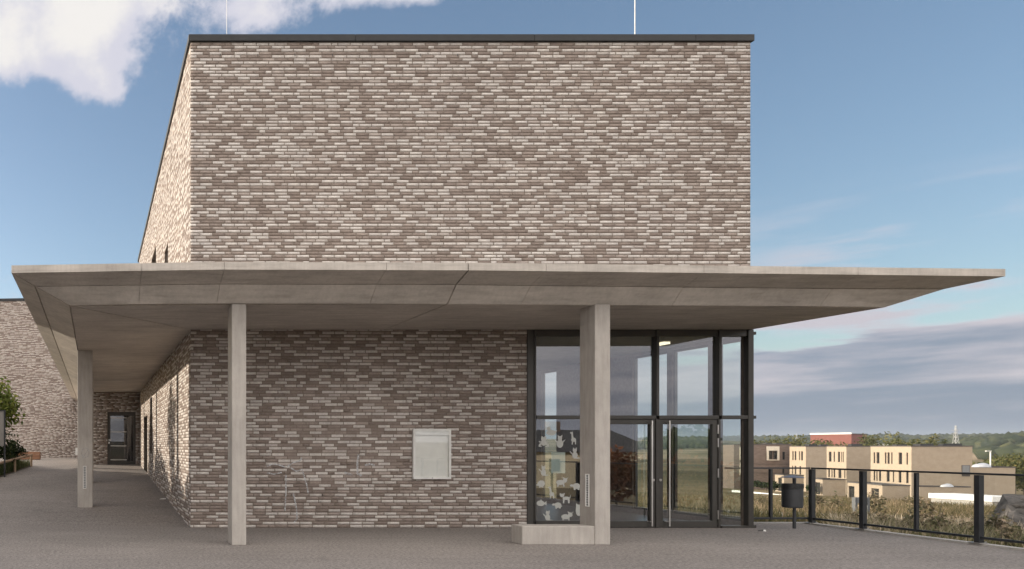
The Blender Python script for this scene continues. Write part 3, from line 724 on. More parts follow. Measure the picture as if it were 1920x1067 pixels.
b = MB(); b.obox(O, U, Nn, -.05, LW + .05, -9, .04, ZW + .003, ZW + .15); b.build('roof_coping', MT['coping'], wing)

# ------------------------------------------------------------------ railing round the forecourt
rg = thing('railing', 'dark metal railing with glass infill along the edge of the forecourt', 'railing')
ZTR = 1.16
def post(x, y, w, d, ang, base=True, name='post'):
    b = MB(); U = (math.sin(ang), math.cos(ang), 0); N = (-math.cos(ang), math.sin(ang), 0); O = (x, y, 0)
    b.obox(O, U, N, -d / 2, d / 2, -w / 2, w / 2, .035 if base else .10, ZTR - .005)
    p = b.build(name, MT['rail'], rg, bevel=.004)
    if base:
        f = MB(); f.obox(O, U, N, -.10, .10, -.06, .07, .031, .044)
        for s in (-.075, .075): q = Vector(O) + Vector(U) * s + Vector(N) * -.03; f.tube((q.x, q.y, .044), (q.x, q.y, .07), .011, 6)
        f.build('base_plate', MT['steel'], p)
    return p
def seg(p, q, thick=True):
    """rails and a pane between two posts"""
    P = Vector((p[0], p[1], 0)); Q = Vector((q[0], q[1], 0)); d = (Q - P); L = d.length; d.normalize(); n = Vector((d.y, -d.x, 0))
    if n.x > 0: n = -n
    b = MB(); b.obox(P, d, n, .0, L, -.022, .022, ZTR, ZTR + .032); b.build('top_rail', MT['rail'], rg)
    b = MB(); b.obox(P, d, n, .03, L - .03, -.016, .016, .105, .145); b.build('bottom_rail', MT['rail'], rg)
    b = MB(); b.poly([(P + d * .03) + Vector((0, 0, .146)), (P + d * (L - .03)) + Vector((0, 0, .146)), (P + d * (L - .03)) + Vector((0, 0, ZTR - .002)), (P + d * .03) + Vector((0, 0, ZTR - .002))])
    b.build('glass_panel', MT['glass_fence'], rg)
ang = math.atan(.112)
ys = [15.80, 14.62, 13.56, 12.50]
while ys[-1] > -3: ys.append(ys[-1] - 1.06)
for i, y in enumerate(ys):
    heavy = i in (0, 1) or (i >= 3 and i % 2 == 1)
    post(fence_x(y) + .06, y, .075 if heavy else .05, .085 if heavy else .05, ang, heavy)
for y0, y1 in zip(ys[:-1], ys[1:]): seg((fence_x(y0) + .06, y0), (fence_x(y1) + .06, y1))
post(14.15, 15.86, .05, .05, math.pi / 2, False)
seg((13.20, 15.86), (14.15, 15.86)); seg((14.15, 15.86), (14.96, 15.86))

# ------------------------------------------------------------------ litter bin
lb = thing('litter_bin', 'round dark grey litter bin with flat disc roof hung on a post', 'litter bin')
bx, by = 13.89, 15.04
b = MB(); b.tube((bx, by, 0), (bx, by, 1.03), .028, 14); b.build('pole', MT['bin'], lb, smooth=False)
b = MB(); cx_, cy_ = bx - .155, by - .125; n = 32
def ring(r, z, dx=0, dz=0): return [(cx_ + r * math.cos(2 * math.pi * k / n), cy_ + r * math.sin(2 * math.pi * k / n), z + dz * math.cos(2 * math.pi * k / n)) for k in range(n)]
zb0 = .425; zb1 = .885
R = [ring(.02, zb0), ring(.152, zb0), ring(.160, zb0 + .03), ring(.162, zb1), ring(.155, zb1), ring(.150, zb0 + .05), ring(.02, zb0 + .05)]
for r0, r1 in zip(R[:-1], R[1:]):
    for k in range(n): b.poly([r0[k], r0[(k + 1) % n], r1[(k + 1) % n], r1[k]])
b.build('basket', MT['bin'], lb, smooth=False)
b = MB(); R = [ring(.1625, zb1 - .08), ring(.168, zb1 - .085, dz=.02), ring(.170, zb1 - .03, dz=.012), ring(.168, zb1 + .012), ring(.150, zb1 + .012), ring(.149, zb1 - .1)]
for r0, r1 in zip(R[:-1], R[1:]):
    for k in range(n): b.poly([r0[k], r0[(k + 1) % n], r1[(k + 1) % n], r1[k]])
b.build('bin_liner', m_noise('bin_liner', (.012, .012, .013), (.035, .036, .038), 30, .35, bump=.6), lb, smooth=True)
b = MB(); R = [ring(.01, 1.062), ring(.15, 1.035), ring(.178, 1.02), ring(.178, 1.012), ring(.01, 1.02)]
for r0, r1 in zip(R[:-1], R[1:]):
    for k in range(n): b.poly([r0[k], r0[(k + 1) % n], r1[(k + 1) % n], r1[k]])
b.build('roof_disc', m_flat('bin_roof', (.12, .125, .15), .35), lb, smooth=True)
b = MB(); b.box(bx - .03, bx + .03, by - .06, by - .03, .5, .8); b.build('bracket', MT['bin'], lb)

# ------------------------------------------------------------------ bench, notice board, small things
b = MB(); x1 = (1117 - PX0) / 113.4 - .012; x0 = x1 - 1.20
b.box(x0, x1, 12.53, 12.86, 0, .31)
tag(b.build('concrete_bench', MT['column'], bevel=.014), 'low concrete block bench standing against the right front column', 'bench')
nb = thing('notice_board', 'pale grey framed notice board hung on the brick wall', 'notice board')
O = (gx(772.5), YF - .004, 0); U = (1, 0, 0); Nn = (0, -1, 0); bw = .755; z0, z1 = gz(898), gz(804.5); e = .042
b = MB()
for (u0, u1, a0, a1) in ((0, e, z0, z1), (bw - e, bw, z0, z1), (e, bw - e, z0, z0 + e), (e, bw - e, z1 - e, z1)): b.obox(O, U, Nn, u0, u1, 0, .062, a0, a1)
b.build('frame', MT['alu'], nb, bevel=.003)
b = MB(); b.obox(O, U, Nn, e, bw - e, .003, .012, z0 + e, z1 - e); b.build('back_sheet', MT['paper'], nb)
b = MB(); b.obox(O, U, Nn, e, bw - e, .013, .05, z1 - e - .085, z1 - e); b.build('header_strip', MT['alu'], nb)
b = MB(); b.obox(O, U, Nn, e + .012, e + .62, .0125, .014, z0 + .07, z0 + .37); b.build('paper_notice', m_flat('notice_paper', (.70, .70, .68), .9, var=.04), nb)
b = MB(); p0 = Vector(O) + Vector(Nn) * .054
b.poly([(O[0] + e, p0.y, z0 + e), (O[0] + bw - e, p0.y, z0 + e), (O[0] + bw - e, p0.y, z1 - e), (O[0] + e, p0.y, z1 - e)]); b.build('glass_pane', MT['glass_case'], nb)
b = MB(); b.tube((O[0] + bw / 2, YF - .07, z0 + .02), (O[0] + bw / 2, YF - .06, z0 + .02), .009, 8); b.build('lock', MT['frame'], nb)

p = Vector(((1426 - PX0) / 97.5, F / 97.5, 0)); b = MB()
b.hexa([(p.x - .045, p.y - .02, .001), (p.x + .04, p.y - .03, .001), (p.x + .05, p.y + .02, .001), (p.x - .03, p.y + .03, .001), (p.x - .035, p.y - .015, .03), (p.x + .03, p.y - .02, .035), (p.x + .04, p.y + .015, .022), (p.x - .025, p.y + .02, .02)])
tag(b.build('litter', MT['frame']), 'small dark scrap of litter on the paving near the glazed corner', 'litter')
b = MB(); b.poly([(p.x + .02, p.y - .035, .002), (p.x + .07, p.y - .04, .012), (p.x + .08, p.y + .0, .03), (p.x + .035, p.y + .01, .012)]); b.hexa([(p.x + .02, p.y - .04, .001), (p.x + .07, p.y - .045, .001), (p.x + .08, p.y, .001), (p.x + .055, p.y + .01, .001), (p.x + .03, p.y - .035, .02), (p.x + .065, p.y - .04, .026), (p.x + .075, p.y, .03), (p.x + .06, p.y + .005, .02)])
tag(b.build('paper_scrap', MT['white']), 'white crumpled scrap lying by the dark litter', 'litter')
Yp = 20.1; p = W(305, 952, Yp); z = ramp(Yp)
b = MB(); b.hexa([(p.x - .09, Yp - .05, z + .002), (p.x + .08, Yp - .04, z + .002), (p.x + .10, Yp + .08, z + .004), (p.x - .05, Yp + .07, z + .004), (p.x - .08, Yp - .04, z + .012), (p.x + .07, Yp - .03, z + .02), (p.x + .09, Yp + .07, z + .03), (p.x - .04, Yp + .06, z + .015)])
tag(b.build('paper_scrap', MT['white']), 'flat white paper scrap on the ramp beside the long brick wall', 'litter')
# small white box at the far wall
p = W(144.5, 846, 42.7); b = MB(); b.box(p.x - .09, p.x + .13, 42.55, 42.9, p.z - .22, p.z + .2)
tag(b.build('wall_box', MT['white'], bevel=.02), 'small white box fixed to the far brick building behind the left column', 'wall box')

# ------------------------------------------------------------------ animal stickers on the fixed pane
EL = 'e'
def sticker(px, py, kind, size, label, flip=False):
    """flat film cut-out: overlapping rounded shapes, each a hair in front of the last"""
    x = gx(px); z = gz(py); s = size / 93.6; f = -1 if flip else 1; y = YG + .0295
    b = MB(); cnt = [0]
    def ell(cx, cy, rx, ry, rot=0, n=14):
        cnt[0] += 1; yy = y - .00015 * cnt[0]; pts = []
        for k in range(n):
            t = 2 * math.pi * k / n; a = rx * math.cos(t); c = ry * math.sin(t); r = math.radians(rot)
            pts.append((x + f * s * (cx + a * math.cos(r) - c * math.sin(r)), yy, z + s * (cy + a * math.sin(r) + c * math.cos(r))))
        b.poly(pts if f > 0 else pts[::-1])
    def pol(*pts):
        cnt[0] += 1; yy = y - .00015 * cnt[0]
        q = [(x + f * s * a, yy, z + s * c) for a, c in pts]; b.poly(q if f > 0 else q[::-1])
    if kind == 'duck': ell(.02, -.12, .48, .26); ell(-.22, .26, .2, .2); pol((-.5, .26), (-.36, .18), (-.36, .34)); pol((.3, -.05), (.58, .16), (.45, -.2))
    if kind == 'frog': ell(0, -.05, .26, .34); ell(0, .28, .27, .2); ell(-.15, .46, .1, .1); ell(.15, .46, .1, .1); ell(-.34, -.25, .2, .1, 40); ell(.34, -.25, .2, .1, -40); ell(-.36, -.44, .16, .06); ell(.36, -.44, .16, .06); ell(-.36, .0, .14, .06, -20); ell(.36, .0, .14, .06, 20)
    if kind == 'penguin': ell(0, -.18, .30, .38); ell(0, .28, .2, .2); pol((-.26, .05), (-.52, .22), (-.28, -.12)); pol((.26, .05), (.52, .22), (.28, -.12)); pol((-.2, .4), (-.22, .62), (-.02, .46)); pol((.2, .4), (.22, .62), (.02, .46))
    if kind == 'giraffe': ell(.06, -.16, .24, .2); pol((-.12, -.1), (.06, .02), (-.02, .5), (-.16, .5)); ell(-.14, .48, .16, .09, -15); pol((-.1, -.2), (.02, -.2), (-.02, -.6), (-.12, -.6)); pol((.16, -.2), (.30, -.2), (.30, -.6), (.2, -.6)); pol((-.08, .52), (-.02, .68), (-.01, .52))
    if kind == 'cat': ell(0, -.2, .26, .32); ell(0, .24, .19, .17); pol((-.19, .28), (-.17, .55), (-.02, .38)); pol((.19, .28), (.17, .55), (.02, .38)); ell(-.34, .02, .22, .05, -50); ell(.2, -.46, .3, .06)
    if kind == 'hedgehog': ell(.08, .05, .38, .34); pol((-.2, .1), (-.56, -.12), (-.15, -.2)); ell(-.08, -.3, .08, .08); ell(.2, -.3, .08, .08)
    if kind == 'goat': ell(-.08, -.08, .38, .23); ell(.34, .1, .2, .2); pol((.22, .22), (.02, .42), (.34, .30)); pol((.40, .26), (.66, .42), (.48, .18)); pol((-.36, -.2), (-.22, -.2), (-.24, -.46), (-.36, -.46)); pol((.12, -.2), (.28, -.2), (.3, -.46), (.18, -.46))
    if kind == 'turtle': ell(.1, .04, .36, .28); ell(-.36, .1, .17, .12); ell(-.08, -.24, .1, .1); ell(.3, -.24, .1, .1); pol((.42, .0), (.58, -.14), (.38, -.14))
    if kind == 'dog': ell(.06, -.02, .34, .16); ell(-.32, .24, .2, .17); ell(-.46, .30, .07, .16, 20); ell(-.18, .34, .07, .16, -40); pol((-.24, -.06), (-.08, -.06), (-.12, -.5), (-.26, -.5)); pol((.2, -.06), (.38, -.06), (.38, -.5), (.24, -.5)); pol((.34, .02), (.52, .36), (.44, -.02))
    if kind == 'fish': ell(-.05, 0, .42, .30); pol((.28, .0), (.58, .26), (.56, -.24)); pol((-.12, .25), (.0, .46), (.12, .24))
    if kind == 'owl': ell(0, 0, .3, .55); pol((-.28, .3), (-.26, .66), (-.02, .5)); pol((.28, .3), (.26, .66), (.02, .5))
    o = b.build('animal_sticker', MT['film']); tag(o, label, 'sticker', 'frosted animal stickers on the glass'); return o
sticker(1034.7, 809, 'duck', 20, 'frosted duck sticker near the top of the left pane')
sticker(1021, 828.5, 'frog', 19, 'frosted frog sticker with splayed legs on the pane')
sticker(1051.5, 828, 'penguin', 21, 'frosted upright round bellied animal sticker below and right of the duck')
sticker(1076, 821.5, 'giraffe', 20, 'upper frosted giraffe sticker, beside the column')
sticker(1079.6, 849.7, 'cat', 20, 'frosted cat sticker right beside the column edge')
sticker(1020.6, 882.5, 'cat', 19, 'frosted sitting cat sticker left of the pale paper sheet')
sticker(1015, 907.8, 'hedgehog', 18, 'frosted hedgehog sticker at the left edge of the pane')
sticker(1054, 903, 'goat', 21, 'frosted horned animal sticker directly under the pale paper sheet')
sticker(1080.6, 912.4, 'turtle', 20, 'upper frosted turtle sticker, beside the column')
sticker(1035, 923.7, 'giraffe', 19, 'lower frosted giraffe sticker in the middle of the pane')
sticker(1062, 934, 'dog', 20, 'frosted dog sticker standing on four legs')
sticker(1016, 944, 'fish', 18, 'frosted fish sticker low at the left of the pane')
sticker(1046, 948, 'turtle', 18, 'lower frosted turtle sticker, right of the fish')
sticker(1028.5, 966.8, 'cat', 19, 'lowest frosted cat sticker, just above the bench')
sticker(1063.7, 967.7, 'goat', 21, 'lowest frosted horned animal sticker, just above the bench')
sticker(1087, 957, 'owl', 20, 'frosted owl sticker half hidden by the column')
b = MB(); b.box(gx(1035.6), gx(1061.8), YG + .0345, YG + .0355, gz(887.5), gz(848))
tag(b.build('paper_sheet', m_flat('notice_sheet', (.50, .55, .53), .9, var=.03)), 'pale blank paper sheet stuck inside the stickered pane', 'paper')

# ------------------------------------------------------------------ foliage tools
def leaf_cloud(n, centre, rad, size, seed, hollow=0.35, bumps=7, flat=0.0, aspect=0.6):
    """n leaf quads scattered in clumps through an uneven crown; returns verts, faces, tones"""
    r = np.random.default_rng(seed); c = np.array(centre); R = np.array(rad, float)
    k = max(4, bumps * 3)
    d = r.normal(size=(k, 3)); d /= np.linalg.norm(d, axis=1)[:, None]; d[:, 2] = d[:, 2] * .85 + .06
    cl = c + d * R * r.uniform(hollow, 0.86, (k, 1)); cr = r.uniform(.28, .50, k)
    w = r.integers(0, k, n)
    p = r.normal(size=(n, 3)); p /= np.linalg.norm(p, axis=1)[:, None]; p *= r.uniform(.25, 1.0, (n, 1)) ** .6
    pos = cl[w] + p * cr[w][:, None] * R
    nrm = r.normal(size=(n, 3)) + p * .9 + np.array([0, 0, .5 + flat]); nrm /= np.linalg.norm(nrm, axis=1)[:, None]
    t = np.cross(nrm, r.normal(size=(n, 3))); t /= np.linalg.norm(t, axis=1)[:, None]; bt = np.cross(nrm, t)
    s = size * r.uniform(.55, 1.25, (n, 1)); t *= s; bt *= s * aspect
    v = np.stack([pos - t, pos + bt * .9, pos + t, pos - bt * .9], 1).reshape(-1, 3)
    f = np.arange(n * 4).reshape(-1, 4)
    tone = np.clip(r.normal(.45, .22, n) + (r.uniform(-.2, .2, k))[w], 0, 1)
    return v, f, tone
def tree(name, label, cat, base, h, rad, mat, n, size, seed, group=None, trunk_r=.12, cz=None, bark=None, limbs=5, hollow=.35):
    t = thing(name, label, cat, group=group); r = random.Random(seed); b = MB()
    base = Vector(base); cz = cz if cz is not None else h - rad[2] * .95; top = base + Vector((0, 0, cz))
    pts = [base + Vector((0, 0, -.1))]
    for k in range(1, 5): pts.append(base.lerp(top, k / 4) + Vector((r.uniform(-1, 1), r.uniform(-1, 1), 0)) * rad[0] * .05)
    for k in range(4): b.tube(pts[k], pts[k + 1], trunk_r * (1 - k * .18), 7, trunk_r * (1 - (k + 1) * .18), caps=False)
    for k in range(limbs):
        a = r.uniform(0, 6.28); s = pts[2 + k % 3]; q = top + Vector((math.cos(a) * rad[0] * .7, math.sin(a) * rad[1] * .7, r.uniform(-.2, .7) * rad[2]))
        m = s.lerp(q, .5) + Vector((0, 0, rad[2] * .1)); b.tube(s, m, trunk_r * .5, 5, trunk_r * .3, False); b.tube(m, q, trunk_r * .3, 5, trunk_r * .1, False)
    b.build('trunk', MT['bark'], t)
    v, f, tn = leaf_cloud(n, base + Vector((0, 0, cz)), rad, size, seed, hollow)
    link('crown', npmesh('crown', v, f, tn, mat), t); return t
def blades(n, area, height, width, seed, mat, name, zf, clump=0.5, lean=.35):
    """grass and weeds: bent two-segment blades; area(n, rng) -> xy"""
    r = np.random.default_rng(seed); xy = area(n, r); z = np.array([zf(x, y) for x, y in xy])
    h = height * r.uniform(.35, 1.15, n) * (1 + .5 * np.array([mnoise.noise(Vector((x * .35, y * .35, seed))) for x, y in xy]))
    a = r.uniform(0, 2 * np.pi, n); w = width * r.uniform(.6, 1.4, n); ln = h * lean * r.uniform(.1, 1.3, n); b_ = r.uniform(0, 2 * np.pi, n)
    X, Yv = xy[:, 0], xy[:, 1]; wx, wy = np.cos(a) * w / 2, np.sin(a) * w / 2; lx, ly = np.cos(b_) * ln, np.sin(b_) * ln
    v = np.stack([np.stack([X - wx, Yv - wy, z - .05], 1), np.stack([X + wx, Yv + wy, z - .05], 1),
                  np.stack([X + wx * .8 + lx * .35, Yv + wy * .8 + ly * .35, z + h * .6], 1), np.stack([X - wx * .8 + lx * .35, Yv - wy * .8 + ly * .35, z + h * .6], 1),
                  np.stack([X + lx + wx * .2, Yv + ly + wy * .2, z + h], 1), np.stack([X + lx - wx * .2, Yv + ly - wy * .2, z + h], 1)], 1).reshape(-1, 3)
    i = np.arange(n)[:, None] * 6
    f = np.concatenate([i + np.array([[0, 1, 2, 3]]), i + np.array([[3, 2, 4, 5]])], 1).reshape(-1, 4)
    nz = np.array([mnoise.noise(Vector((x * .12, y * .12, seed + 5))) for x, y in xy])
    tone = np.clip(r.normal(.45, .2, n) + nz * .7, 0, 1)
    return npmesh(name, v, f, np.repeat(tone, 2), mat)

# ------------------------------------------------------------------ planting on the left
b = MB(); bedp = [(-3.35, 26.0), (-2.62, 31.2), (-2.75, 33.0), (-12, 34.0), (-12, 16.0), (-5.2, 16.0)]
b.poly([(x, y, ramp(y) + .012) for x, y in bedp])
tag(b.build('planting_bed', MT['soil']), 'soil of the planting bed on the left', kind='structure')
tr = thing('timber_rail', 'low weathered timber rail on short posts edging the planting bed', 'rail')
rp = [(-4.6, 18.0), (-3.95, 22.4), (-3.42, 25.8), (-3.02, 28.6), (-2.62, 31.2)]
for x, y in rp:
    b = MB(); b.tube((x, y, ramp(y) - .05), (x, y, ramp(y) + .47), .045, 8); b.build('post', MT['wood'], tr)
for (p, q) in zip(rp[:-1], rp[1:]):
    b = MB(); P = Vector((p[0], p[1], ramp(p[1]) + .49)); Q = Vector((q[0], q[1], ramp(q[1]) + .49)); d = (Q - P).normalized() * .12
    b.tube(P + d * .06, Q + (d if q == rp[-1] else d * .0), .05, 8); b.build('rail', MT['wood'], tr)
tb = thing('timber_bench', 'red brown stacked timber bench at the foot of the far brick wall', 'bench')
zz = ramp(39.5)
for k in range(3):
    b = MB(); b.box(-4.6, -2.86, 39.2, 39.9, zz + .005 + k * .135, zz + .13 + k * .135); b.build('beam', MT['wood_red'], tb, bevel=.012)
tree('maple_shrub', 'sparse young maple with yellow green leaves growing beside the far brick building', 'shrub', (-4.15, 28.6, ramp(28.6)), 3.9, (1.3, 1.2, 1.5), MT['leaf_maple'], 3400, .10, 3, trunk_r=.05, hollow=.45)
for k, (x, y, h, rr) in enumerate(((-3.75, 28.3, 2.1, .95), (-4.6, 29.8, 2.2, .95), (-3.3, 30.2, 1.2, .55), (-3.9, 26.4, 1.35, .6))):
    tree('shrub', ['dark green shrub in the bed in front of the young maple', 'dark leafy shrub at the left edge behind the maple', 'small dark shrub at the far end of the timber rail', 'dark shrub pressed against the timber rail near the left edge'][k], 'shrub', (x, y, ramp(y)), h, (rr, rr, h * .5), MT['leaf_dark'], 1700, .06, 50 + k, trunk_r=.03, cz=h * .5, hollow=.3, group='shrubs in the left planting bed')
def area_bed(n, r):
    t = r.uniform(0, 1, n); y = 25.5 + t * 6.2; x = -3.55 + (y - 25.5) * .137 - np.abs(r.normal(0, .5, n)); return np.stack([x, y], 1)
tag(link('bed_grass', blades(2600, area_bed, .32, .02, 5, MT['leaf_dark'], 'bed_grass', lambda x, y: ramp(y), lean=.6)), 'low dark ground cover in the planting bed', 'ground cover', kind='stuff')
# information panel at the left edge
ip = thing('information_panel', 'grey panel in a dark metal frame cut by the left edge of the photo', 'panel')
p = W(4, 800, 26.6); 
b = MB(); b.box(p.x + .06, p.x + .115, 26.57, 26.64, ramp(26.6), W(0, 769, 26.6).z); b.box(p.x - 1.2, p.x - 1.145, 26.57, 26.64, ramp(26.6), W(0, 769, 26.6).z); b.box(p.x - 1.144, p.x + .059, 26.57, 26.64, W(0, 771, 26.6).z, W(0, 769, 26.6).z); b.build('frame', MT['coping'], ip)
b = MB(); b.box(p.x - 1.144, p.x + .059, 26.59, 26.62, W(0, 836, 26.6).z, W(0, 771.2, 26.6).z); b.build('panel', m_flat('panel_grey', (.20, .185, .17), .6), ip)
# shrubs outside the left of the frame (they throw the shade on the long wall)
hedge = [(-6.4, 18.0, 3.5, 1.5), (-6.1, 19.6, 3.3, 1.5), (-6.2, 21.2, 3.4, 1.5), (-6.1, 22.8, 3.3, 1.5), (-6.1, 24.4, 3.3, 1.5), (-6.4, 26.0, 3.4, 1.5), (-6.9, 27.6, 3.2, 1.5), (-7.3, 29.2, 3.1, 1.5), (-7.6, 30.8, 2.9, 1.5)]
for k, (x, y, h, rr) in enumerate(hedge):
    tree('hornbeam_shrub', 'tall dense hornbeam shrub standing in the hedge left of the ramp', 'shrub', (x, y, ramp(y)), h, (rr, rr * 1.15, h * .5), MT['leaf_dark'], 4200, .13, 70 + k, trunk_r=.05, cz=h * .5, hollow=.15, group='hedge left of the ramp')
tree('maple_tree', 'taller maple standing in the hedge left of the ramp', 'tree', (-5.4, 22.1, ramp(22)), 5.0, (1.05, 1.1, 1.5), MT['leaf_maple'], 1500, .10, 91, trunk_r=.07, hollow=.35)
# unseen wing, added to keep the forecourt in shade
nw = thing('shade_wing', 'plain pale unseen wing added left of the forecourt to shade it', 'building')
b = MB(); U = (0, 1, 0); Nn = (1, 0, 0); O = (-12.0, -1.0, 0)
hs_ = [(1.5 + 4.2 * k, 3.9 + 4.2 * k, 1.0, 3.2) for k in range(5)] + [(1.5 + 4.2 * k, 3.9 + 4.2 * k, 4.8, 7.0) for k in range(5)]
wall_sheet(b, O, U, Nn, 22.7, -.2, 8.6, hs_, d=0)
b.poly([(-12, 21.7, -.2), (-26, 21.7, -.2), (-26, 21.7, 8.6), (-12, 21.7, 8.6)]); b.poly([(-12, -1, -.2), (-12, -1, 8.6), (-26, -1, 8.6), (-26, -1, -.2)]); b.poly([(-12, -1, 8.6), (-12, 21.7, 8.6), (-26, 21.7, 8.6), (-26, -1, 8.6)]); b.poly([(-26, -1, -.2), (-26, -1, 8.6), (-26, 21.7, 8.6), (-26, 21.7, -.2)])
b.build('wall', m_noise('shade_wing_render', (.56, .53, .48), (.64, .61, .56), 2, .9), nw)  # kept pale so the unseen wing bounces light
for h in hs_:
    b = MB(); b.obox(O, U, Nn, h[0], h[1], -.24, -.2, h[2], h[3]); w = b.build('window', MT['frame'], nw)
    b = MB(); b.obox(O, U, Nn, h[0] + .07, h[1] - .07, -.199, -.19, h[2] + .07, h[3] - .07); b.build('pane', MT['dark_glass'], w)

# ------------------------------------------------------------------ street, verge and weeds beyond the railing
RD = Vector((.82, -.57, 0)).normalized(); RN = Vector((RD.y, -RD.x, 0))
if RN.y > 0: RN = -RN                      # towards the school
R0 = Vector((40.0, 46.0, 0))
def zt_(p): return terr(p.x, p.y)
def strip(o0, o1, s0, s1, step, dz, thick=None):
    b = MB(); s = s0
    while s < s1:
        q = [R0 + RD * a + RN * o for a, o in ((s, o0), (s + step, o0), (s + step, o1), (s, o1))]
        zs = [max(zt_(p), 0 * p.x + zt_(p)) + dz for p in q]
        if thick: b.hexa([(p.x, p.y, z - thick) for p, z in zip(q, zs)] + [(p.x, p.y, z) for p, z in zip(q, zs)])
        else: b.poly([(p.x, p.y, z) for p, z in zip(q, zs)])
        s += step
    return b
tag(strip(0.0, 5.0, -70, 90, 1.5, .10).build('road', m_asphalt('road_asphalt', (.12, .105, .098), .3)), 'narrow grey street passing below the forecourt', kind='structure')
tag(strip(-.35, -.0, -70, 90, 1.5, .24, .4).build('road_kerb', MT['kerb']), 'pale kerb along the far side of the street', kind='structure')

def dist_road(x, y):
    d = Vector((x, y, 0)) - R0; return d.dot(RN)
def wedge(rmin, rmax, pxa, pxb, power=1.0):
    def f(n, r):
        out = []; tot = 0
        while tot < n:
            m = n * 2; px = r.uniform(pxa, pxb, m); Y = rmin * (rmax / rmin) ** (r.uniform(0, 1, m) ** power); x = (px - PX0) / F * Y
            dr = (x - R0.x) * RN.x + (Y - R0.y) * RN.y
            ok = ~((dr > -.8) & (dr < 5.6)); q = np.stack([x[ok], Y[ok]], 1); out.append(q); tot += len(q)
        return np.concatenate(out)[:n]
    return f
def area_verge(n, r):
    y = r.uniform(6, 15.6, n); x = 14.9 - .112 * (15.8 - y) + .3 + np.abs(r.normal(0, .8, n)); k = n // 4
    x[:k] = r.uniform(13.3, 15.2, k); y[:k] = 16.1 + np.abs(r.normal(0, .5, k)); return np.stack([x, y], 1)
tag(link('verge_grass', blades(9000, area_verge, .10, .014, 21, m_leaf('verge_leaf', [(0, (.06, .07, .015)), (.6, (.13, .13, .03)), (1, (.24, .20, .09))]), 'verge_grass', terr)), 'mossy short grass between kerb and weeds', 'grass', kind='stuff')
tag(link('tall_weeds', blades(30000, wedge(17.5, 34, 1560, 2300), .62, .022, 22, MT['grass_shade'], 'tall_weeds', terr, lean=.45)), 'tall dry weeds growing just beyond the railing', 'weeds', kind='stuff')
tag(link('weed_field', blades(46000, wedge(34, 110, 1180, 2300, .8), .62, .045, 23, MT['grass'], 'weed_field', terr, lean=.5)), 'wild weed field between the street and the houses', 'weeds', kind='stuff')
# leafy taller weeds that can be told apart
wl = m_leaf('weed_leaf', [(0, (.10, .105, .05)), (.5, (.24, .20, .125)), (1, (.42, .31, .22))])
wp = [(1655, 22.0, 1.45), (1700, 19.5, 1.25), (1738, 18.6, 1.5), (1770, 20.2, 1.3), (1808, 19.0, 1.2), (1862, 20.5, 1.5), (1895, 18.0, 1.1), (1600, 27, 1.3), (1565, 50, 2.0), (1635, 48, 2.3), (1475, 52, 1.8), (1425, 54, 1.7), (1530, 56, 2.1), (1720, 46, 2.1)]
WL = ['leafy weed midway between the third and fourth railing posts', 'leafy weed just left of the slender fourth railing post', 'tall branching weed just right of the slender fourth post', 'leafy weed below the white skylight dome', 'leafy weed just left of the thick right railing post', 'tall browning weed right of the thick right post, before the dark bank', 'low leafy weed near the right edge of the photo', 'leafy weed just left of the third railing post', 'pale bushy weed right of the corner post of the railing', 'tall bushy weed right of the grey waste stand', 'bushy weed directly behind the litter bin', 'bushy weed between the glazed corner and the first slender post', 'bushy weed just right of the railing corner, across the street', 'far bushy weed behind the slender fourth post']
for k, (px, Y, h) in enumerate(wp):
    h *= .78; x = (px - PX0) / F * Y; z = terr(x, Y); t = thing('weed_plant', WL[k], 'weed', group='tall leafy weeds beyond the railing'); r = random.Random(k)
    b = MB(); tops = []
    for j in range(5):
        a = r.uniform(0, 6.28); q = Vector((x + math.cos(a) * h * .25, Y + math.sin(a) * h * .25, z + h * r.uniform(.7, 1))); b.tube((x, Y, z - .1), q, .012 * h, 5, .004, False)
    b.build('stem', MT['bark'], t)
    v, f, tn = leaf_cloud(420, (x, Y, z + h * .55), (h * .34, h * .34, h * .5), .055 * h, 300 + k, .2); link('leaves', npmesh('leaves', v, f, tn, wl), t)
# dark stony bank on the right
r = np.random.default_rng(9); b = MB()
P0 = W(1836, 948, 27); P1 = Vector((P0.x + 16, 30, P0.z)); gridn = 60
def bank(u, v):
    y = 24.2 + u * 1.5 + v * 5.0; x = (1836 - PX0) / F * (24.2 + v * 5.0) + u * 17; zt = P0.z * 1.0 + .12; zb = terr(x, 24.2) - .2
    k = min(u / .06, 1); pz = zb + (zt - zb) * (1 - (1 - min(v / .6, 1)) ** 1.6) * k
    n = mnoise.noise(Vector((x * 1.3, y * 1.3, 2))) * .26 + mnoise.noise(Vector((x * 3.2, y * 3.2, 7))) * .17
    return (x + n * .5, y + n, pz + n)
G = [[bank(i / gridn, j / 28) for i in range(gridn + 1)] for j in range(29)]
for j in range(28):
    for i in range(gridn): b.poly([G[j][i], G[j][i + 1], G[j + 1][i + 1], G[j + 1][i]])
tag(b.build('rock_bank', m_noise('dark_stones', (.03, .027, .024), (.15, .133, .12), 2.6, .95, 8, .9, 7)), 'dark stony bank rising at the right behind the railing', kind='structure')
for k in range(40):
    u = r.uniform(.05, .6); v = r.uniform(.05, .6); p = Vector(bank(u, v)); s = r.uniform(.12, .3); bm = bmesh.new(); bmesh.ops.create_icosphere(bm, subdivisions=1, radius=s)
    for vv in bm.verts: vv.co = Vector((vv.co.x * r.uniform(.8, 1.3), vv.co.y, vv.co.z * .7)) * r.uniform(.75, 1.1)
    m = bpy.data.meshes.new('stone'); bm.to_mesh(m); bm.free(); m.materials.append(bpy.data.materials['dark_stones']); o = link('stone', m); o.location = p
    tag(o, 'rough grey stone lying on the dark bank behind the railing', 'stone', 'stones on the dark bank')
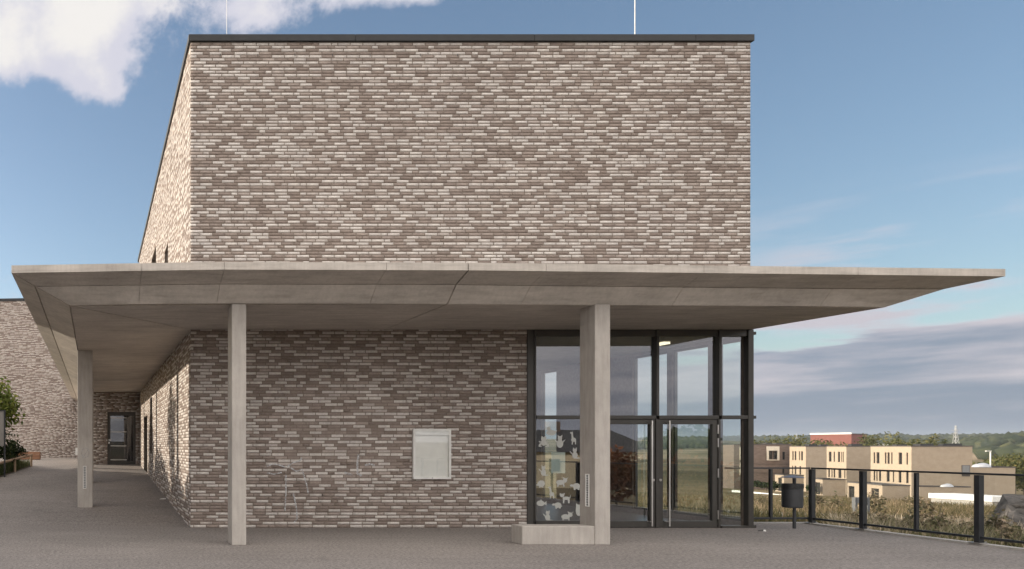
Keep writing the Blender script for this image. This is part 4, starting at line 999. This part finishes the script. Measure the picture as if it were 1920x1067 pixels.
# steel bin by the street
p = W(1614, 968, 42); x, y = p.x, p.y; z = terr(x, y)
sb_ = thing('street_cabinet', 'grey steel waste stand beside the street behind the third railing post', 'cabinet')
b = MB(); b.box(x - .40, x - .28, y - .1, y + .1, z, z + 1.27); b.box(x + .28, x + .40, y - .1, y + .1, z, z + 1.27); b.build('side_post', m_flat('cabinet_grey', (.10, .105, .11), .5), sb_)
b = MB(); b.box(x - .28, x + .28, y - .09, y + .09, z + .95, z + 1.27); b.build('box', m_flat('cabinet_grey2', (.14, .145, .15), .5), sb_)

# ------------------------------------------------------------------ the houses down the slope
UH = Vector((.42, .907, 0)).normalized(); VH = Vector((UH.y, -UH.x, 0)); NF = -VH; NS = -UH      # facade normal, gable normal
lit = m_noise('cream_brick', (.355, .288, .217), (.41, .338, .258), 1.4, .9, 5, .15, 20, spec=.2)
drk = m_noise('dark_brick', (.13, .10, .085), (.24, .185, .155), 1.2, .9, 6, .25, 12, stretch=(1, 1, 6), spec=.2)
cap = m_flat('roof_edge', (.09, .08, .075), .7); roofm = m_flat('roof_felt', (.06, .058, .055), .9); wframe = m_flat('window_frame_dark', (.045, .035, .03), .5)
def solve(C, px, D):                       # distance along D from C to the photo column px
    k = (px - PX0) / F; return (k * C.y - C.x) / (D.x - k * D.y)
def block(par, C, L, Wd, z0, z1, wins, mat, nm='wall', gwins=(), trim=True):
    """box house: facade from C along UH (length L), gable from C along VH (length Wd); windows are openings"""
    b = MB(); wall_sheet(b, C, UH, NF, L, z0, z1, wins, d=0, reveal=.22); wall_sheet(b, C, VH, NS, Wd, z0, z1, gwins, d=0, reveal=.22)
    A = C + UH * L; B_ = C + VH * Wd; D = A + VH * Wd
    for p, q in ((A, D), (B_, D)): b.poly([(p.x, p.y, z0), (q.x, q.y, z0), (q.x, q.y, z1), (p.x, p.y, z1)])
    w = b.build(nm, mat, par)
    b = MB(); b.poly([(q.x, q.y, z1 - .02) for q in (C, B_, D, A)]); b.build('roof', roofm, par)
    if trim:
        b = MB(); t = .06
        for P, d, n, l in ((C, UH, NF, L), (C, VH, NS, Wd)): b.obox(P, d, n, -.06, l + .06, -.12, t, z1 + .002, z1 + .16)
        for P, d, n, l in ((A, VH, -NS, Wd), (B_, UH, -NF, L)): b.obox(P, d, n, .13, l - .13, -.12, t, z1 + .002, z1 + .16)
        b.build('roof_edge', cap, par)
    for (D_, N_, ws) in ((UH, NF, wins), (VH, NS, gwins)):
        for h in ws:
            b = MB(); e = .06
            b.obox(C, D_, N_, h[0], h[0] + e, -.2, -.12, h[2], h[3]); b.obox(C, D_, N_, h[1] - e, h[1], -.2, -.12, h[2], h[3])
            b.obox(C, D_, N_, h[0] + e, h[1] - e, -.2, -.12, h[2], h[2] + e); b.obox(C, D_, N_, h[0] + e, h[1] - e, -.2, -.12, h[3] - e, h[3])
            f = b.build('window', wframe, w); b = MB(); b.obox(C, D_, N_, h[0] + e, h[1] - e, -.17, -.16, h[2] + e, h[3] - e); b.build('pane', MT['dark_glass'], f)
    return w
def roofbits(par, C, L, Wd, z, spots):
    for (u, v, a, c, h) in spots:
        b = MB(); b.obox(C + UH * u + VH * v, UH, NF, 0, a, -c, 0, z, z + h); b.build('roof_unit', m_flat('roof_unit', (.03, .03, .032), .6), par)
ZE = CAMZ + .05
def house(label, pxc, Yc, pxl, pxr, rows, wpx, seed, bits, gpx=None):
    C = W(pxc, PY0, Yc); C.z = 0; s = F / Yc; L = solve(C, pxl, UH); Wd = solve(C, pxr, VH); gz_ = min(terr(C.x, C.y), CAMZ - 8.8)
    wins = []
    for (za, zb), cols in zip(rows, wpx):
        for (a, c) in cols:
            u1 = solve(C, a, UH); u0 = solve(C, c, UH); wins.append((u0, u1, CAMZ + za, CAMZ + zb))
    h = thing('terraced_house', label, 'house', group='cream brick houses down the slope')
    block(h, C, L, Wd, gz_ - .8, ZE, wins, lit); roofbits(h, C, L, Wd, ZE - .0, bits); return h, C, L, Wd, gz_
r1, r2, r3 = (-2.95, -.95), (-6.05, -4.2), (-8.6, -6.7)
hC, CC, LC, WC, gC = house('largest cream brick house, second from the right, with two rows of narrow windows', 1709, 125, 1632.5, 1823, (r1, r2),
      ([(1638, 1641), (1643.5, 1649), (1659, 1662), (1664, 1668), (1671, 1673.5), (1685, 1691.5), (1699.5, 1702.5)], [(1638, 1641), (1643, 1645.5), (1648, 1652), (1662.5, 1668), (1674, 1676.5), (1685, 1690), (1699, 1703.5)]), 1,
      [(1.0, 1.5, 2.2, 1.6, .45), (1.0, 4.2, 1.4, 1.4, .45), (9.5, 2, 1.6, 1.3, .4), (1.5, 5.6, 1.4, 1.1, .5)])
hB, CB, LB, WB, gB = house('middle cream brick house with a drain stain down its lit facade', 1587, 145, 1550, 1640, (r1, r2),
      ([(1554, 1559), (1563, 1565.5), (1571, 1575), (1577, 1578.5), (1580, 1582)], [(1553, 1556), (1559, 1561), (1563, 1566), (1572, 1577.5), (1583, 1585)]), 2, [(1.2, 1.2, 1.5, 1.4, .5), (5, 3.0, 1.4, 1.2, .5)])
hA, CA, LA, WA, gA = house('farthest cream brick house, next to the dark brick house', 1511, 163, 1480.5, 1556, (r1, r2),
      ([(1485.5, 1488), (1490, 1493), (1498, 1500), (1502, 1505.5)], [(1485, 1487), (1490, 1493), (1499, 1502)]), 3, [(1.5, 1.0, 2.0, 1.4, .5), (4.5, 4, 1.3, 1.2, .5)])
# low garden annexes in front of the facades, each part of its house
def annex(par, pxc, Yc, pxl, pxr, ytop, wpx, zwin, gwp=()):
    C = W(pxc, PY0, Yc); z1 = CAMZ + (PY0 - ytop) * Yc / F; C.z = 0; L = solve(C, pxl, UH); Wd = solve(C, pxr, VH); g = min(terr(C.x, C.y), z1 - 2.6)
    wins = []
    for (a, c) in wpx:
        u0, u1 = solve(C, c, UH), solve(C, a, UH); wins.append((u0, u1, g + .1, z1 - .55))
    block(par, C, L, Wd, g - .9, z1, wins, lit, 'annex_wall')
annex(hC, 1654.5, 117, 1589, 1706, 910.5, [(1591, 1602), (1617, 1624), (1634, 1648)], None)
annex(hB, 1542.5, 137, 1516, 1586, 899.5, [(1528, 1538)], None)
annex(hA, 1470, 155, 1453, 1507, 891.5, [(1459, 1466)], None)
hD = thing('terraced_house', 'low cream brick house at the right with a flat roof and a small side window', 'house', group='cream brick houses down the slope')
C = CC + VH * (WC + .02); C = Vector((C.x, C.y, 0)); z1 = CAMZ + (PY0 - 876.5) * C.y / F; Wd = solve(C, 1907, VH)
block(hD, C + UH * .4, 9, Wd, gC - 1.2, z1, [], lit)
annex(hD, 1724, 112, 1717, 1819, 912.5, [], None)
b = MB(); p = W(1811, 901, CC.y - 2.2); 
# grey flush window low in the right gable
k = solve(CC, 1803, VH); k2 = solve(CC, 1818.5, VH); b.obox(CC, VH, NS, k, k2, .01, .06, CAMZ - 4.75, CAMZ - 2.95); f = b.build('window', wframe, hC)
b = MB(); b.obox(CC, VH, NS, k + .06, k2 - .06, .061, .075, CAMZ - 4.2, CAMZ - 3.0); b.build('pane', m_flat('grey_blind', (.20, .205, .21), .5), f)
# skylight domes on the low roofs
dmat = m_flat('dome_plastic', (.42, .43, .45), .35)
def dome(px, py, Y, rx, rz, label):
    p = W(px, py, Y); bm = bmesh.new(); bmesh.ops.create_uvsphere(bm, u_segments=16, v_segments=10, radius=1)
    bmesh.ops.delete(bm, geom=[v for v in bm.verts if v.co.z < -.05], context='VERTS')
    for v in bm.verts: v.co = Vector((v.co.x * rx, v.co.y * rx * .8, v.co.z * rz * (1.0 + .12 * math.sin(5 * v.co.x))))
    me = bpy.data.meshes.new('roof_dome'); bm.to_mesh(me); bm.free(); me.materials.append(dmat); me.polygons.foreach_set('use_smooth', np.ones(len(me.polygons), dtype=bool))
    o = link('roof_dome', me); o.location = p; tag(o, label, 'skylight')
dome(1775.5, 913, 109, .75, .45, 'white rounded skylight on the low annex roof behind the railing')
dome(1840, 876, 117, 1.15, .62, 'pale grey rounded skylight on the low flat roof at the right')
# dark brick house at the left of the row
hK = thing('brick_house', 'dark brown brick house with white framed windows behind the litter bin', 'house')
Ck = W(1484, PY0, 172); Ck.z = 0; U2 = Vector((-.92, .39, 0)); N2 = Vector((-.39, -.92, 0)); zK = CAMZ + (PY0 - 834) * 172 / F
Lk = solve(Ck, 1376, U2); wk = []; flr = []
def kz(py): return CAMZ + (PY0 - py) * 172 / F
for a, c, y0_, y1_ in ((1439, 1448.5, 861, 846), (1449.5, 1458, 861, 846), (1467, 1472, 862, 847), (1467, 1471, 892, 877), (1389, 1397, 861, 846), (1389, 1397, 890, 875)):
    u1, u0 = solve(Ck, a, U2), solve(Ck, c, U2); wk.append((u0, u1, kz(y0_), kz(y1_)))
b = MB(); wall_sheet(b, Ck, U2, N2, Lk, -9.5, zK, wk, d=0, reveal=.2); V2 = Vector((.39, .92, 0))
for p, q in ((Ck, Ck + V2 * 8), (Ck + U2 * Lk, Ck + U2 * Lk + V2 * 8), (Ck + V2 * 8, Ck + U2 * Lk + V2 * 8)): b.poly([(p.x, p.y, -9.5), (q.x, q.y, -9.5), (q.x, q.y, zK), (p.x, p.y, zK)])
b.poly([(q.x, q.y, zK - .02) for q in (Ck, Ck + U2 * Lk, Ck + U2 * Lk + V2 * 8, Ck + V2 * 8)])
kw = b.build('wall', drk, hK)
for z in (kz(870), kz(887)):
    b = MB(); b.obox(Ck, U2, N2, 0, Lk, .002, .08, z - .14, z); b.build('string_course', m_flat('string_course', (.10, .08, .07), .8), hK)
b = MB(); b.obox(Ck, U2, N2, -.1, Lk + .1, -.3, .1, zK + .002, zK + .22); b.build('roof_edge', cap, hK)
for h in wk:
    b = MB(); b.obox(Ck, U2, N2, h[0], h[1], -.2, -.14, h[2], h[3]); f = b.build('window', wframe, kw); b = MB(); b.obox(Ck, U2, N2, h[0] + .1, h[1] - .1, -.139, -.13, h[2] + .1, h[3] - .1); b.build('pane', MT['dark_glass'], f)
for a, c, y0_, y1_ in ((1437, 1460.5, 863.5, 837), (1387, 1399, 863, 838), (1387, 1399, 892, 868)):   # pale surrounds
    u1, u0 = solve(Ck, a, U2), solve(Ck, c, U2); b = MB(); t = .35
    b.obox(Ck, U2, N2, u0, u0 + t, .003, .3, kz(y0_), kz(y1_)); b.obox(Ck, U2, N2, u1 - t, u1, .003, .3, kz(y0_), kz(y1_)); b.obox(Ck, U2, N2, u0 + t, u1 - t, .003, .3, kz(y0_), kz(y0_) + t * .5); b.obox(Ck, U2, N2, u0 + t, u1 - t, .003, .3, kz(y1_ + 8), kz(y1_))
    b.build('window_surround', m_flat('cream_render', (.66, .6, .5), .8), hK)
for px in (1442, 1461): p = W(px, 832.5, 175); b = MB(); b.box(p.x - .7, p.x + .7, 175, 176, zK - .05, zK + .45); b.build('roof_unit', roofm, hK)
# pale garden wall and clipped hedge in front of the dark house
gw = MB(); pts = [W(1372, 921, 146), W(1455, 929, 136), W(1520, 934, 128), W(1580, 940, 121)]
for p, q in zip(pts[:-1], pts[1:]):
    d = (q - p).normalized(); n = Vector((d.y, -d.x, 0)); gw.hexa([(*(p + n * .0).xy, p.z - 1.2), (*(q).xy, q.z - 1.2), (*(q - n * .3).xy, q.z - 1.2), (*(p - n * .3).xy, p.z - 1.2), (*p.xy, p.z + .25), (*q.xy, q.z + .25), (*(q - n * .3).xy, q.z + .25), (*(p - n * .3).xy, p.z + .25)])
tag(gw.build('garden_wall', MT['white']), 'low pale garden wall running in front of the houses', 'wall')
for k, (px, py, Y, rr, h) in enumerate(((1421, 919, 147, 1.6, 2.3), (1437, 920, 146, 1.7, 2.2), (1451, 921, 145, 1.4, 2.0), (1519, 925, 138, .9, 2.3))):
    p = W(px, py, Y); tree('garden_shrub', ('dark green rounded shrub before the dark house, close to the glazed corner', 'widest rounded shrub before the dark brick house', 'rounded shrub left of the litter bin, before the dark house corner', 'dark green shrub between the two garden annexes')[k], 'shrub', p, h, (rr, rr, h * .5), MT['leaf_dark'], 500, .22, 400 + k, 'shrubs in front of the houses' if k < 3 else None, .06, cz=h * .5, hollow=.1)
# white topped shed
sh = thing('low_shed', 'long low shed with a bright white flat roof at the right behind the railing', 'shed')
pa, pb = W(1789, 938, 101), W(1907, 940, 94); d = Vector((pb.x - pa.x, pb.y - pa.y, 0)); Ls = d.length; d.normalize(); n = Vector((d.y, -d.x, 0)); n = -n if n.y > 0 else n
b = MB(); b.obox((pa.x, pa.y, 0), d, n, 0, Ls, -3, 0, pa.z - 1.6, pa.z + .30); b.build('wall', m_flat('shed_wall', (.36, .34, .31), .8), sh)
b = MB(); b.obox((pa.x, pa.y, 0), d, n, -.15, Ls + .15, -3.2, .15, pa.z + .303, pa.z + .95); b.build('roof', MT['white'], sh)

# ------------------------------------------------------------------ far trees, works building, pylons, lamp
mid = [(1530, 265, 3.2, 6.5), (1552, 255, 3.6, 7), (1572, 270, 3.8, 7), (1594, 262, 3.4, 6.5), (1618, 300, 3.0, 6), (1500, 290, 3.2, 6), (1470, 300, 3.4, 6.5), (1422, 310, 3.4, 6.5), (1636, 310, 2.8, 5.5), (1672, 240, 3.4, 6.2), (1692, 235, 4.0, 7), (1712, 238, 4.2, 7.5), (1730, 250, 3.4, 6.0), (1755, 300, 2.8, 5), (1446, 320, 3.0, 6)]
MIDL = ['broadleaf tree in front of the left end of the red works building', 'broadleaf tree before the left half of the red works wall', 'broadleaf tree before the middle of the red works wall', 'broadleaf tree below the lit corner of the red works building', 'broadleaf tree just right of the red works building', 'small tree above the roof of the farthest cream house', 'tree above the right end of the dark brick house', 'tree above the left end of the dark brick house by the glazed corner', 'small tree left of the white hall on the horizon', 'first tree right of the white hall, above the largest cream house', 'round tree above the middle of the largest cream facade', 'broadest round tree above the corner of the largest cream house', 'round tree above the left of the largest shaded gable', 'small tree between the round trees and the lattice pylon', 'tree above the middle of the dark brick house roof']
for k, (px, Y, rr, hh) in enumerate(mid):
    x = (px - PX0) / F * Y; g = terr(x, Y); top = CAMZ + (PY0 - (817 + 3 * random.random() if k < 9 or k == 14 else 818 + (k % 3) * 3)) * Y / F; h = top - g
    tree('broadleaf_tree', MIDL[k], 'tree', (x, Y, g), h, (rr * 1.5, rr * 1.5, h * .44), MT['leaf_far'], 1700, .5, 500 + k, 'broadleaf trees behind the cream houses', .25, cz=h * .60, hollow=.2)
rt = [(1832, 170, 858, 3.6), (1846, 182, 850, 4.0), (1868, 190, 852, 4.2), (1884, 186, 848, 4.6), (1902, 182, 850, 4.6), (1922, 180, 846, 4.8), (1945, 185, 850, 4.6), (1858, 215, 856, 4.0), (1895, 235, 842, 4.6), (1918, 230, 842, 4.6), (1838, 160, 868, 2.6), (1965, 190, 850, 4.6)]
RTL = ['bushy tree touching the right edge of the largest cream gable', 'bushy tree just left of the street lamp', 'bushy tree just right of the street lamp', 'second bushy tree right of the street lamp', 'bushy tree before the right edge of the photo', 'bushy tree cut by the right edge of the photo', 'bushy tree outside the right edge of the photo', 'distant bushy tree behind the street lamp', 'distant tree above the bushy row, right of the street lamp', 'distant tree above the bushy row at the right edge', 'low bush behind the pale grey roof dome', 'farthest right bushy tree outside the photo']
for k, (px, Y, ytop, rr) in enumerate(rt):
    x = (px - PX0) / F * Y; top = CAMZ + (PY0 - ytop) * Y / F; g = min(terr(x, Y), top - 3.0); h = top - g
    tree('broadleaf_tree', RTL[k], 'tree', (x, Y, g), h, (rr, rr, h * .5), MT['leaf_far'], 900, .42, 540 + k, 'bushy trees at the right edge', .2, cz=h * .5, hollow=.15)
wk_ = thing('works_building', 'long red works building with a white roof edge on the horizon', 'building')
pr = m_flat('red_cladding', (.165, .045, .032), .7); Y = 420; A = W(1519.5, PY0, 440); Bc = W(1596.5, PY0, 420); Ce = W(1625.7, PY0, 436)
zt1 = CAMZ + (PY0 - 814) * 420 / F
b = MB()
for p, q in ((A, Bc), (Bc, Ce)): b.poly([(p.x, p.y, -14), (q.x, q.y, -14), (q.x, q.y, zt1), (p.x, p.y, zt1)])
D = A + (Ce - Bc); b.poly([(p.x, p.y, zt1 - .3) for p in (A, Bc, Ce, D)]); b.poly([(A.x, A.y, -14), (A.x, A.y, zt1), (D.x, D.y, zt1), (D.x, D.y, -14)]); b.poly([(Ce.x, Ce.y, -14), (D.x, D.y, -14), (D.x, D.y, zt1), (Ce.x, Ce.y, zt1)])
b.build('wall', pr, wk_)
b = MB(); d = (Bc - A); l = d.length; d.normalize(); n = Vector((d.y, -d.x, 0)); b.obox((A.x, A.y, 0), d, n, 0, l, -.4, .4, zt1 + .01, zt1 + .85); b.build('roof_edge', MT['white'], wk_)
b = MB(); d2 = (Ce - Bc); l2 = d2.length; d2.normalize(); b.obox((Bc.x, Bc.y, 0), d2, Vector((d2.y, -d2.x, 0)), .5, l2, -.4, .3, zt1 + .01, zt1 + .4); b.build('roof_edge', cap, wk_)
p = W(1652, 833, 520); b = MB(); b.box(p.x - 6, p.x + 7, 520, 530, -14, p.z + .5); tag(b.build('white_hall', MT['white']), 'small white flat hall showing between trees on the horizon', 'building')
def pylon(px, ytop, Y, label):
    x = (px - PX0) / F * Y; g = terr(x, Y) - 1; top = CAMZ + (PY0 - ytop) * Y / F; h = top - g; b = MB(); m = MB()
    wd = lambda t: h * (.085 * (1 - t) ** 1.3 + .012); lv = [0, .2, .38, .54, .68, .80, .9, 1.0]
    cs = [[Vector((x + sx * wd(t), Y + sy * wd(t), g + h * t)) for sx, sy in ((-1, -1), (1, -1), (1, 1), (-1, 1))] for t in lv]
    for a, c in zip(cs[:-1], cs[1:]):
        for k in range(4): b.tube(a[k], c[k], h * .0042, 4, caps=False); b.tube(a[k], c[(k + 1) % 4], h * .0026, 4, caps=False); b.tube(a[(k + 1) % 4], c[k], h * .0026, 4, caps=False)
    t = thing('power_pylon', label, 'pylon'); mt = m_flat('galvanised', (.40, .40, .39), .6); b.build('tower', mt, t)
    for tt, ww in ((.70, .20), (.82, .15)):
        q = MB(); z = g + h * tt
        for s in (-1, 1): q.tube((x, Y, z), (x + s * h * ww, Y, z + h * .01), h * .007, 4); q.tube((x, Y, z + h * .045), (x + s * h * ww, Y, z + h * .012), h * .005, 4)
        q.build('cross_arm', mt, t)
pylon(1792, 798, 800, 'pale lattice power pylon with two cross arms against the clouds'); pylon(1493.5, 813, 1300, 'tiny faint power pylon above the farthest cream house')
sl = thing('street_lamp', 'pale street lamp post among the trees at the right', 'street lamp'); x = (1857 - PX0) / F * 150; g = CAMZ + (PY0 - 872) * 150 / F
b = MB(); b.tube((x, 150, g - 3), (x, 150, g + 2.7), .10, 8); b.build('post', MT['white'], sl); b = MB(); b.box(x - .9, x + .1, 149.85, 150.15, g + 2.701, g + 2.85); b.build('lamp_head', MT['alu'], sl)

# wooded hills: thousands of crowns, one mass
ico = bmesh.new(); bmesh.ops.create_icosphere(ico, subdivisions=1, radius=1); iv = np.array([v.co[:] for v in ico.verts]); it = np.array([[v.index for v in f.verts] for f in ico.faces]); ico.free()
rr = np.random.default_rng(77); n = 9000; ps = []
while len(ps) < n:
    px = rr.uniform(1100, 2150); Y = 620 * (3600 / 620) ** rr.uniform(0, 1) ** .8; x = (px - PX0) / F * Y
    c = mnoise.noise(Vector((x * .0021, Y * .0021, 9))) + mnoise.noise(Vector((x * .008, Y * .008, 4))) * .4
    if c > (-.05 if Y > 1500 else .12): ps.append((x, Y, terr(x, Y)))
P = np.array(ps); S = rr.uniform(5.5, 10.5, n)
v = P[:, None, :] + (iv[None] * rr.uniform(.75, 1.25, (n, len(iv), 1))) * S[:, None, None] * np.array([1, 1, .9]) + np.array([0, 0, 3.0])
f = it[None] + (np.arange(n) * len(iv))[:, None, None]
tn = np.clip(np.repeat(rr.normal(.45, .2, n), len(it)) + rr.normal(0, .12, n * len(it)), 0, 1)
tag(link('far_woodland', npmesh('far_woodland', v.reshape(-1, 3), f.reshape(-1, 3), tn, m_leaf('woodland_leaf', [(0, (.017, .026, .013)), (.6, (.04, .048, .022)), (1, (.085, .085, .036))], 0))), 'wooded hills along the horizon', 'woodland', kind='stuff')

# ------------------------------------------------------------------ what stands behind the camera and shows in the glass
for k, (y, x) in enumerate(((6.9, 16.2), (7.8, 16.3), (8.7, 16.5), (9.6, 16.8))):
    tree('russet_shrub', 'russet brown hedge shrub growing outside the railing', 'shrub', (x, y, -.3), 2.1, (.75, .85, .95), MT['leaf_red'], 1300, .09, 700 + k, 'russet hedge outside the railing', .04, cz=1.05, hollow=.1)
rh = thing('cottage', 'cream rendered cottage with a dark pitched roof across the street', 'house')
hx0, hx1, hy0, hy1, hz = 45.0, 58.0, -56.0, -48.0, CAMZ - .35; g = -3.2; b = MB()
for p, q in (((hx0, hy1), (hx1, hy1)), ((hx0, hy0), (hx0, hy1)), ((hx1, hy0), (hx1, hy1)), ((hx0, hy0), (hx1, hy0))): b.poly([(*p, g), (*q, g), (*q, hz), (*p, hz)])
b.build('wall', m_flat('cottage_render', (.66, .56, .40), .8), rh)
b = MB(); ym = (hy0 + hy1) / 2; zr = hz + 2.2; o_ = .5
b.poly([(hx0 - o_, hy1 + o_, hz - .2), (hx1 + o_, hy1 + o_, hz - .2), (hx1 - 2, ym, zr), (hx0 - o_, ym, zr)]); b.poly([(hx0 - o_, hy0 - o_, hz - .2), (hx0 - o_, ym, zr), (hx1 - 2, ym, zr), (hx1 + o_, hy0 - o_, hz - .2)])
b.poly([(hx1 + o_, hy1 + o_, hz - .2), (hx1 + o_, hy0 - o_, hz - .2), (hx1 - 2, ym, zr)]); b.build('roof', m_flat('slate', (.05, .05, .052), .7), rh)
b = MB(); b.box(49.2, 50.4, ym - .4, ym + .4, zr - .5, zr + .9); b.build('chimney', drk, rh)
for k in range(3):
    b = MB(); xx = 47 + k * 3.6; b.box(xx, xx + 1.1, hy1 + .003, hy1 + .06, hz - 2.2, hz - .9); f = b.build('window', wframe, rh); b = MB(); b.box(xx + .1, xx + 1.0, hy1 + .061, hy1 + .075, hz - 2.1, hz - 1.0); b.build('pane', MT['dark_glass'], f)
for k in range(9):
    x = 52 + k * 6.5; y = -68 + (k % 3) * 5 + k * 2.2; g = terr(x, y)
    tree('broadleaf_tree', 'dark broadleaf tree behind the cottage across the street', 'tree', (x, y, g), 6.0 + (k % 4) * .6, (4.2, 4.2, 2.9), MT['leaf_dark'], 1200, .5, 800 + k, 'dark trees behind the cottage', .25, hollow=.15)

# ------------------------------------------------------------------ chalk on the brick and on the left column
def m_chalk():
    m = bpy.data.materials.new('chalk'); m.use_nodes = True; nt = m.node_tree; b = nt.nodes['Principled BSDF']
    b.inputs['Base Color'].default_value = (.66, .68, .70, 1); b.inputs['Roughness'].default_value = .95
    n = n_noise(nt, n_pos(nt), 45, 3, .7); t = nt.nodes.new('ShaderNodeBsdfTransparent'); mx = nt.nodes.new('ShaderNodeMixShader')
    nt.links.new(n_ramp(nt, n, [(.35, (.05, .05, .05)), (.62, (.75, .75, .75))]), mx.inputs[0]); nt.links.new(t.outputs[0], mx.inputs[1]); nt.links.new(b.outputs[0], mx.inputs[2]); nt.links.new(mx.outputs[0], nt.nodes['Material Output'].inputs[0])
    return m
chalk = m_chalk()
def scrawl(lines, sc, yy, w, label):
    b = MB()
    for ln in lines:
        pts = [Vector(((px - PX0) / sc, yy, CAMZ + (PY0 - py) / sc)) for px, py in ln]
        for p, q in zip(pts[:-1], pts[1:]):
            d = (q - p).normalized(); n = Vector((d.z, 0, -d.x)) * w; b.poly([p - n, q - n, q + n, p + n])
    return tag(b.build('chalk_drawing', chalk), label, 'chalk drawing')
scrawl([[(500, 874), (512, 870), (524, 872), (534, 876)], [(538, 876), (548, 868), (562, 864), (566, 858)], [(500, 886), (514, 889), (528, 886)], [(536, 890), (536, 925), (534, 958)], [(566, 880), (574, 905), (578, 925)], [(550, 925), (556, 955), (557, 972), (551, 980)], [(545, 877), (556, 884), (564, 880)]], 93.6, YF - .006, .013, 'large faint chalk figure scrawled low on the brick wall')
scrawl([[(672, 852), (670, 868), (670, 888), (678, 892)], [(684, 872), (694, 870), (702, 873)], [(646, 886), (660, 890)]], 93.6, YF - .006, .02, 'short pale chalk strokes on the brick wall left of the notice board')
scrawl([[(160 + 7 * math.cos(t * .5), 849 + 9 * math.sin(t * .5)) for t in range(14)], [(154, 860), (166, 842)]], 77, 18.436, .006, 'faint chalk circle on the left column')

# ------------------------------------------------------------------ the air between here and the hills
zlo = float(V[:, 2].min()) - 1.0; zhi = float(V[:, 2].max()) + 40
b = MB(); b.box(-2700, 5500, -2700, 5500, zlo, zhi)
hm = bpy.data.materials.new('haze_air'); hm.use_nodes = True; nt = hm.node_tree; nt.nodes.clear()
pv = nt.nodes.new('ShaderNodeVolumePrincipled'); pv.inputs['Color'].default_value = (.82, .88, .95, 1); pv.inputs['Density'].default_value = 0.00008; pv.inputs['Anisotropy'].default_value = 0.2
om = nt.nodes.new('ShaderNodeOutputMaterial'); nt.links.new(pv.outputs[0], om.inputs['Volume'])
tag(b.build('haze', hm), 'thin evening haze over the valley', kind='stuff')
